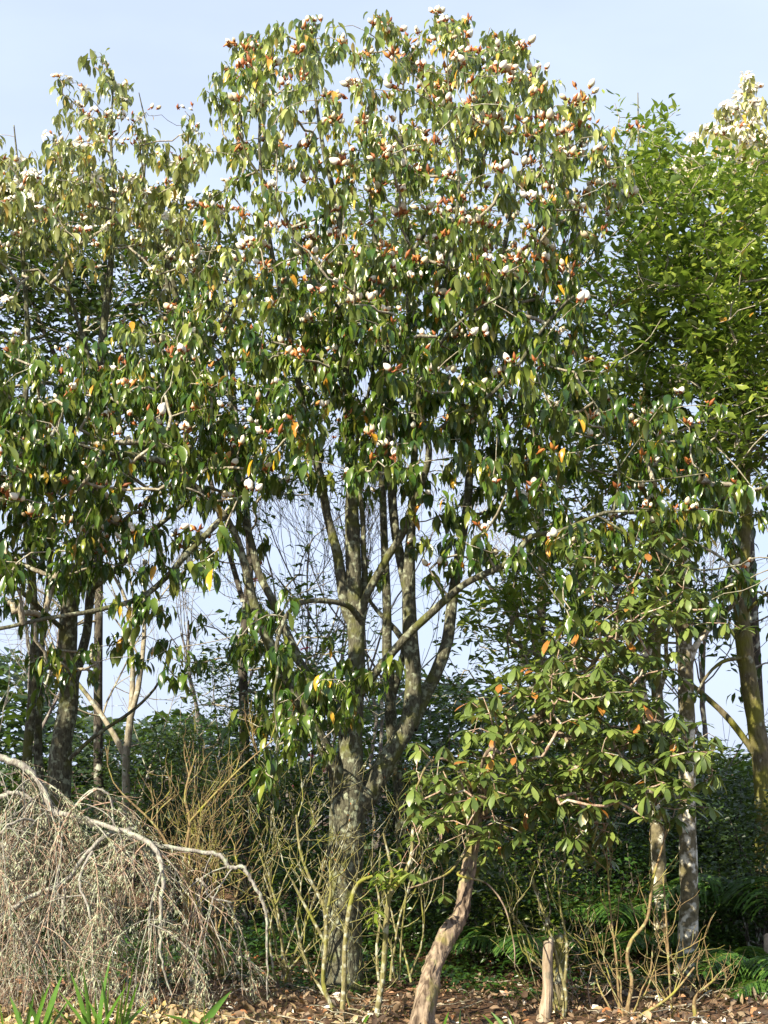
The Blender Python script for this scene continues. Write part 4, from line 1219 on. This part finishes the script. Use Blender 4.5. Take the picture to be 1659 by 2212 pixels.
bare_shrub('leafless azalea with curving mossy stems at the foot of the central trunk', 742, 2215, 10.2, 0.9, 0.5, 3, 'twig_moss', seed=4, lev=2, r=0.007, explicit=[
    [(735, 2230, 10.1, 6), (742, 2150, 10.1, 5.5), (745, 2050, 10.1, 5), (752, 1980, 10.1, 5), (765, 1925, 10.1, 4.5), (780, 1903, 10.1, 4), (805, 1893, 10.1, 3.5)],
    [(738, 2215, 10.2, 6), (715, 2170, 10.2, 5), (698, 2120, 10.2, 4.5), (704, 2040, 10.2, 4.5), (700, 1960, 10.2, 4), (670, 1900, 10.2, 3.5), (648, 1835, 10.2, 3), (640, 1760, 10.2, 2)],
    [(704, 2040, 10.2, 4), (675, 1985, 10.2, 3.5), (650, 1940, 10.2, 3), (630, 1900, 10.2, 2)],
    [(702, 1990, 10.2, 4), (714, 1930, 10.2, 3), (712, 1860, 10.2, 2)],
    [(738, 2200, 10.2, 4), (690, 2130, 10.25, 3.5), (655, 2060, 10.3, 3), (640, 1990, 10.3, 2)]])
bare_shrub('leafless azalea with orange-tipped twigs between central trunk and rhododendron', 860, 2120, 11.3, 1.5, 0.35, 6, 'twig_moss', seed=5, lev=3, buds=True)
bare_shrub('sparse lichened azalea between rhododendron trunk and wooden post', 1215, 2205, 10.5, 1.25, 0.3, 4, 'twig_moss', seed=6, lev=2, explicit=[
    [(1212, 2230, 10.4, 6), (1222, 2150, 10.4, 5), (1205, 2080, 10.4, 4), (1180, 1990, 10.4, 3), (1150, 1900, 10.4, 2.5), (1155, 1860, 10.4, 2)],
    [(1215, 2160, 10.4, 4), (1225, 2050, 10.4, 3), (1210, 1960, 10.4, 2.5), (1205, 1900, 10.4, 1.5)]])
bare_shrub('yellow-stemmed cane shrub in front of the white-blotched trunk', 1350, 2215, 10.4, 1.0, 0.5, 6, 'twig_tan', seed=7, lev=2, r=0.007, explicit=[
    [(1345, 2240, 10.3, 6), (1358, 2165, 10.3, 4.5), (1365, 2120, 10.3, 4), (1355, 2070, 10.3, 4), (1365, 2030, 10.3, 4), (1398, 1985, 10.3, 3.5), (1410, 1900, 10.3, 3), (1425, 1850, 10.3, 2), (1440, 1790, 10.3, 1.4)],
    [(1340, 2220, 10.4, 3), (1332, 2080, 10.4, 2.5), (1318, 1960, 10.4, 2), (1310, 1830, 10.4, 1.4)],
    [(1455, 2230, 10.4, 3), (1446, 2110, 10.4, 2.6), (1440, 2000, 10.4, 2.3), (1432, 1890, 10.4, 1.5)],
    [(1300, 2240, 10.2, 3), (1390, 2190, 10.2, 3), (1450, 2150, 10.2, 2.6), (1500, 2090, 10.2, 2)],
    [(1505, 2230, 10.3, 5), (1500, 2160, 10.3, 4), (1515, 2140, 10.3, 3), (1545, 2115, 10.3, 2)]])
bare_shrub('low tangled leafless shrub at the front right corner', 1500, 2200, 10.9, 0.7, 0.9, 8, 'twig_tan', seed=8, lev=2, r=0.005, up=0.03)
bare_shrub('low tangle of brown twigs right of the wooden post', 1270, 2190, 10.9, 0.7, 0.9, 8, 'twig_red', seed=9, lev=2, r=0.005, up=0.03)

# ------------------------------------------------------------------ small leafy sapling near the middle
root = empty('young_rhododendron', P(815, 2215, 10.15), 'slim young rhododendron stem with a few tufts of bright green leaves', 'shrub')
sk = Skeleton()
for lb in [[(808, 2250, 10.1, 7), (816, 2180, 10.1, 6.5), (828, 2100, 10.1, 6), (834, 2000, 10.1, 6), (840, 1940, 10.1, 5.5), (848, 1890, 10.1, 5)],
           [(848, 1890, 10.1, 4), (840, 1850, 10.1, 3), (828, 1800, 10.1, 2)],
           [(842, 1930, 10.1, 4.5), (870, 1895, 10.1, 4.5), (888, 1850, 10.15, 4), (892, 1790, 10.2, 3), (900, 1730, 10.3, 2)]]:
    sk.add_limb(lb)
tp = np.array([P(*a) for a in [(818, 1882, 9.95), (845, 1900, 10.0), (870, 1880, 10.0), (805, 1905, 10.0), (815, 1960, 9.95), (806, 1985, 10.0), (840, 1860, 10.1), (860, 1840, 10.1), (835, 1915, 9.9)]])
dr, tw = sk.grow(tp)
trunk_part(sk.limbs_mesh(sides=8, rough=0.06), tw, 'twig_moss', 'twig_moss', root)
mb = MB()
clusters_leaves(mb, tp, dr, nl=(7, 10), L=(0.06, 0.10), Wr=0.3, a0=(-0.2, 0.5), a1=(0.5, 1.2), spread=0.01)
mb.build('crown', [M['small_green']], root)

# ------------------------------------------------------------------ wooden post with split foot
mb = MB()
pp = [(1165, 2255, 10.35, 17), (1174, 2200, 10.35, 14), (1183, 2150, 10.35, 10.5), (1182, 2090, 10.35, 10.2), (1184, 2040, 10.35, 10), (1183, 2033, 10.35, 9.6)]
w = np.array([[*P(a, b, c), r * PXM(c)] for a, b, c, r in pp])
w_ = smooth_path(w, 6)
mb.tube(w_[:, :3], w_[:, 3], sides=14, rough=0.03, groove=0.06)
mb.tube([w[-1, :3] - (0, 0, .006), w[-1, :3] + (0, 0, 0.002), w[-1, :3] + (0, 0, 0.004)], [w[-1, 3] * 0.98, w[-1, 3] * 0.6, 0.001], sides=12)
o = mb.build('post', M['post'], origin=w[0, :3])
tag(o, 'short weathered pale wooden post flaring at its foot', 'post')
o.name = 'wooden_post'
mb = MB()
pp = [(1205, 2240, 10.8, 16), (1207, 2120, 10.8, 15), (1206, 2030, 10.8, 14), (1204, 2020, 10.8, 8)]
w = np.array([[*P(a, b, c), r * PXM(c)] for a, b, c, r in pp])
mb.tube(w[:, :3], w[:, 3], sides=10, rough=0.05)
o = mb.build('tree_stump', M['bark_moss'], origin=w[0, :3])
tag(o, 'dark mossy stump just behind the pale wooden post', 'stump')
# edge post at the far right
mb = MB()
w = np.array([[*P(a, b, c), r * PXM(c)] for a, b, c, r in [(1660, 2160, 11.6, 9), (1659, 2090, 11.6, 8.5), (1658, 2022, 11.6, 8), (1658, 2016, 11.6, 3)]])
mb.tube(w[:, :3], w[:, 3], sides=10, rough=0.03)
o = mb.build('wooden_post', M['post'], origin=w[0, :3])
tag(o, 'thin pale stake at the right edge of the picture beside the ferns', 'post')


# ------------------------------------------------------------------ ferns
def fern(label, px, py, Y, nf, L, seed, fan=(0, 6.283), rise=0.9, group='ferns on the shaded ground'):
    rs = np.random.default_rng(seed)
    base = P(px, py, Y)
    root = empty('fern', base, label, 'fern', group)
    nf = max(5, int(nf * 0.75))
    for k in range(nf):
        az = fan[0] + (fan[1] - fan[0]) * (k + 0.5) / nf + rs.normal() * 0.15
        ln_ = L * rs.uniform(0.8, 1.15)
        n = 22
        a = np.linspace(-rise, 0.75, n)
        st = np.stack([np.cos(az) * np.cos(a), np.sin(az) * np.cos(a), -np.sin(a)], -1) * ln_ / n
        pts = base + np.cumsum(st, 0)
        mb = MB()
        mb.tube(pts, np.linspace(0.004, 0.0012, n), sides=4, mat=1)
        # pinnae, each a row of small leaflets
        for sgn in (-1, 1):
            i = np.arange(2, n - 1)
            t = i / n
            pl_ = ln_ * 0.36 * np.sin(math.pi * np.minimum(1, t * 0.88 + 0.10)) ** 0.8 * rs.uniform(0.85, 1.1, len(i))
            for dt in (0.0, 0.5):
                q = pts[i] * (1 - dt) + pts[i + 1] * dt
                # toothed outline: a narrow blade with side lobes
                mb.leaves(q, az + sgn * (1.2 - 0.35 * t) + rs.normal(size=len(i)) * 0.06, 0.05 + rs.normal(size=len(i)) * 0.1, 0.85 + rs.normal(size=len(i)) * 0.15, pl_, 0.026 * ln_ + 0.010, rs.normal(size=len(i)) * 0.2,
                          fold=0.15, prof=(0.9, 0.35, 1.0, 0.35, 0.9, 0.3, 0.7, 0.2, 0.45, 0.03))
        mb.build('frond', [M['fern'], M['twig_moss']], root)


fern('large arching fern at the lower right edge, lower fronds bright green', 1640, 2105, 11.3, 9, 0.72, 1, rise=0.9)
fern('low bright fern at the very corner in front of the large fern', 1710, 2150, 10.9, 8, 0.55, 7, rise=0.8)
fern('tall dark fern crown behind the large fern at the right edge', 1640, 1995, 12.8, 9, 1.1, 2, rise=1.15)
fern('fern between the pale trunks and the rhododendron, under the leaves', 1330, 2010, 12.9, 8, 0.8, 3, rise=1.15)
fern('dim fern in deep shade between rhododendron trunk and post', 1110, 2060, 12.2, 8, 0.7, 4, rise=0.9)
fern('fern in front of the slim pale trunk', 1395, 2050, 12.3, 7, 0.55, 5, rise=1.0)
fern('fern on the bank at the far left under the dark shrub', 20, 1900, 13.8, 8, 0.9, 6, rise=1.0)


# ------------------------------------------------------------------ strap-leaved clumps at the front
def strap(label, px, Y, spots, seed, py=2250):
    rs = np.random.default_rng(seed)
    base = P(px, py, Y)
    base[2] = 0.0
    root = empty('iris_clump', base, label, 'plant', 'strap-leaved clumps along the front edge')
    for tipx, tipy, wd in spots:
        tip = P(tipx, tipy, Y + rs.normal() * 0.08)
        b = base + np.array((rs.normal() * 0.05 + (tip[0] - base[0]) * 0.25, rs.normal() * 0.04, 0))
        d = tip - b
        L_ = np.linalg.norm(d)
        az = math.atan2(d[1], d[0])
        el = math.atan2(d[2], math.hypot(d[0], d[1]))
        mb = MB()
        mb.leaves(b[None], az, -el - 0.12, -el + 0.12, L_, wd * 1.5, rs.normal() * 0.35 + 1.45, fold=0.35, prof=(0.7, 1, 0.95, 0.8, 0.5, 0.03))
        mb.build('leaf', [M['grass']], root)


strap('tall strap-leaved clump leaning left in the front left corner', 60, 9.3, [(135, 2105, .035), (95, 2130, .03), (20, 2150, .025), (110, 2120, .02), (75, 2140, .02), (40, 2175, .02), (0, 2170, .02), (160, 2150, .02), (60, 2165, .025)], 1)
strap('strap-leaved clump with the longest upright blades', 220, 9.3, [(240, 2065, .022), (292, 2070, .026), (150, 2095, .022), (178, 2090, .02), (205, 2130, .03), (235, 2105, .03), (260, 2150, .025), (275, 2128, .02), (190, 2160, .03), (125, 2140, .018), (165, 2125, .016), (215, 2095, .016), (270, 2110, .02), (300, 2120, .018), (100, 2165, .02), (320, 2165, .02)], 2)
strap('strap-leaved clump in front of the weeping tips', 450, 9.4, [(500, 2140, .035), (440, 2150, .022), (350, 2190, .028), (430, 2200, .02), (385, 2195, .02)], 3)
strap('small strap-leaved tuft at the foot of the mossy azalea', 780, 9.8, [(800, 2190, .02), (770, 2205, .015)], 4)
strap('small green tuft right of the rhododendron trunk', 985, 9.7, [(970, 2185, .018), (995, 2175, .016), (1010, 2195, .016)], 5)
strap('low strap-leaved tuft left of the wooden post', 1075, 9.7, [(1095, 2180, .02), (1060, 2185, .016), (1040, 2190, .014)], 6)
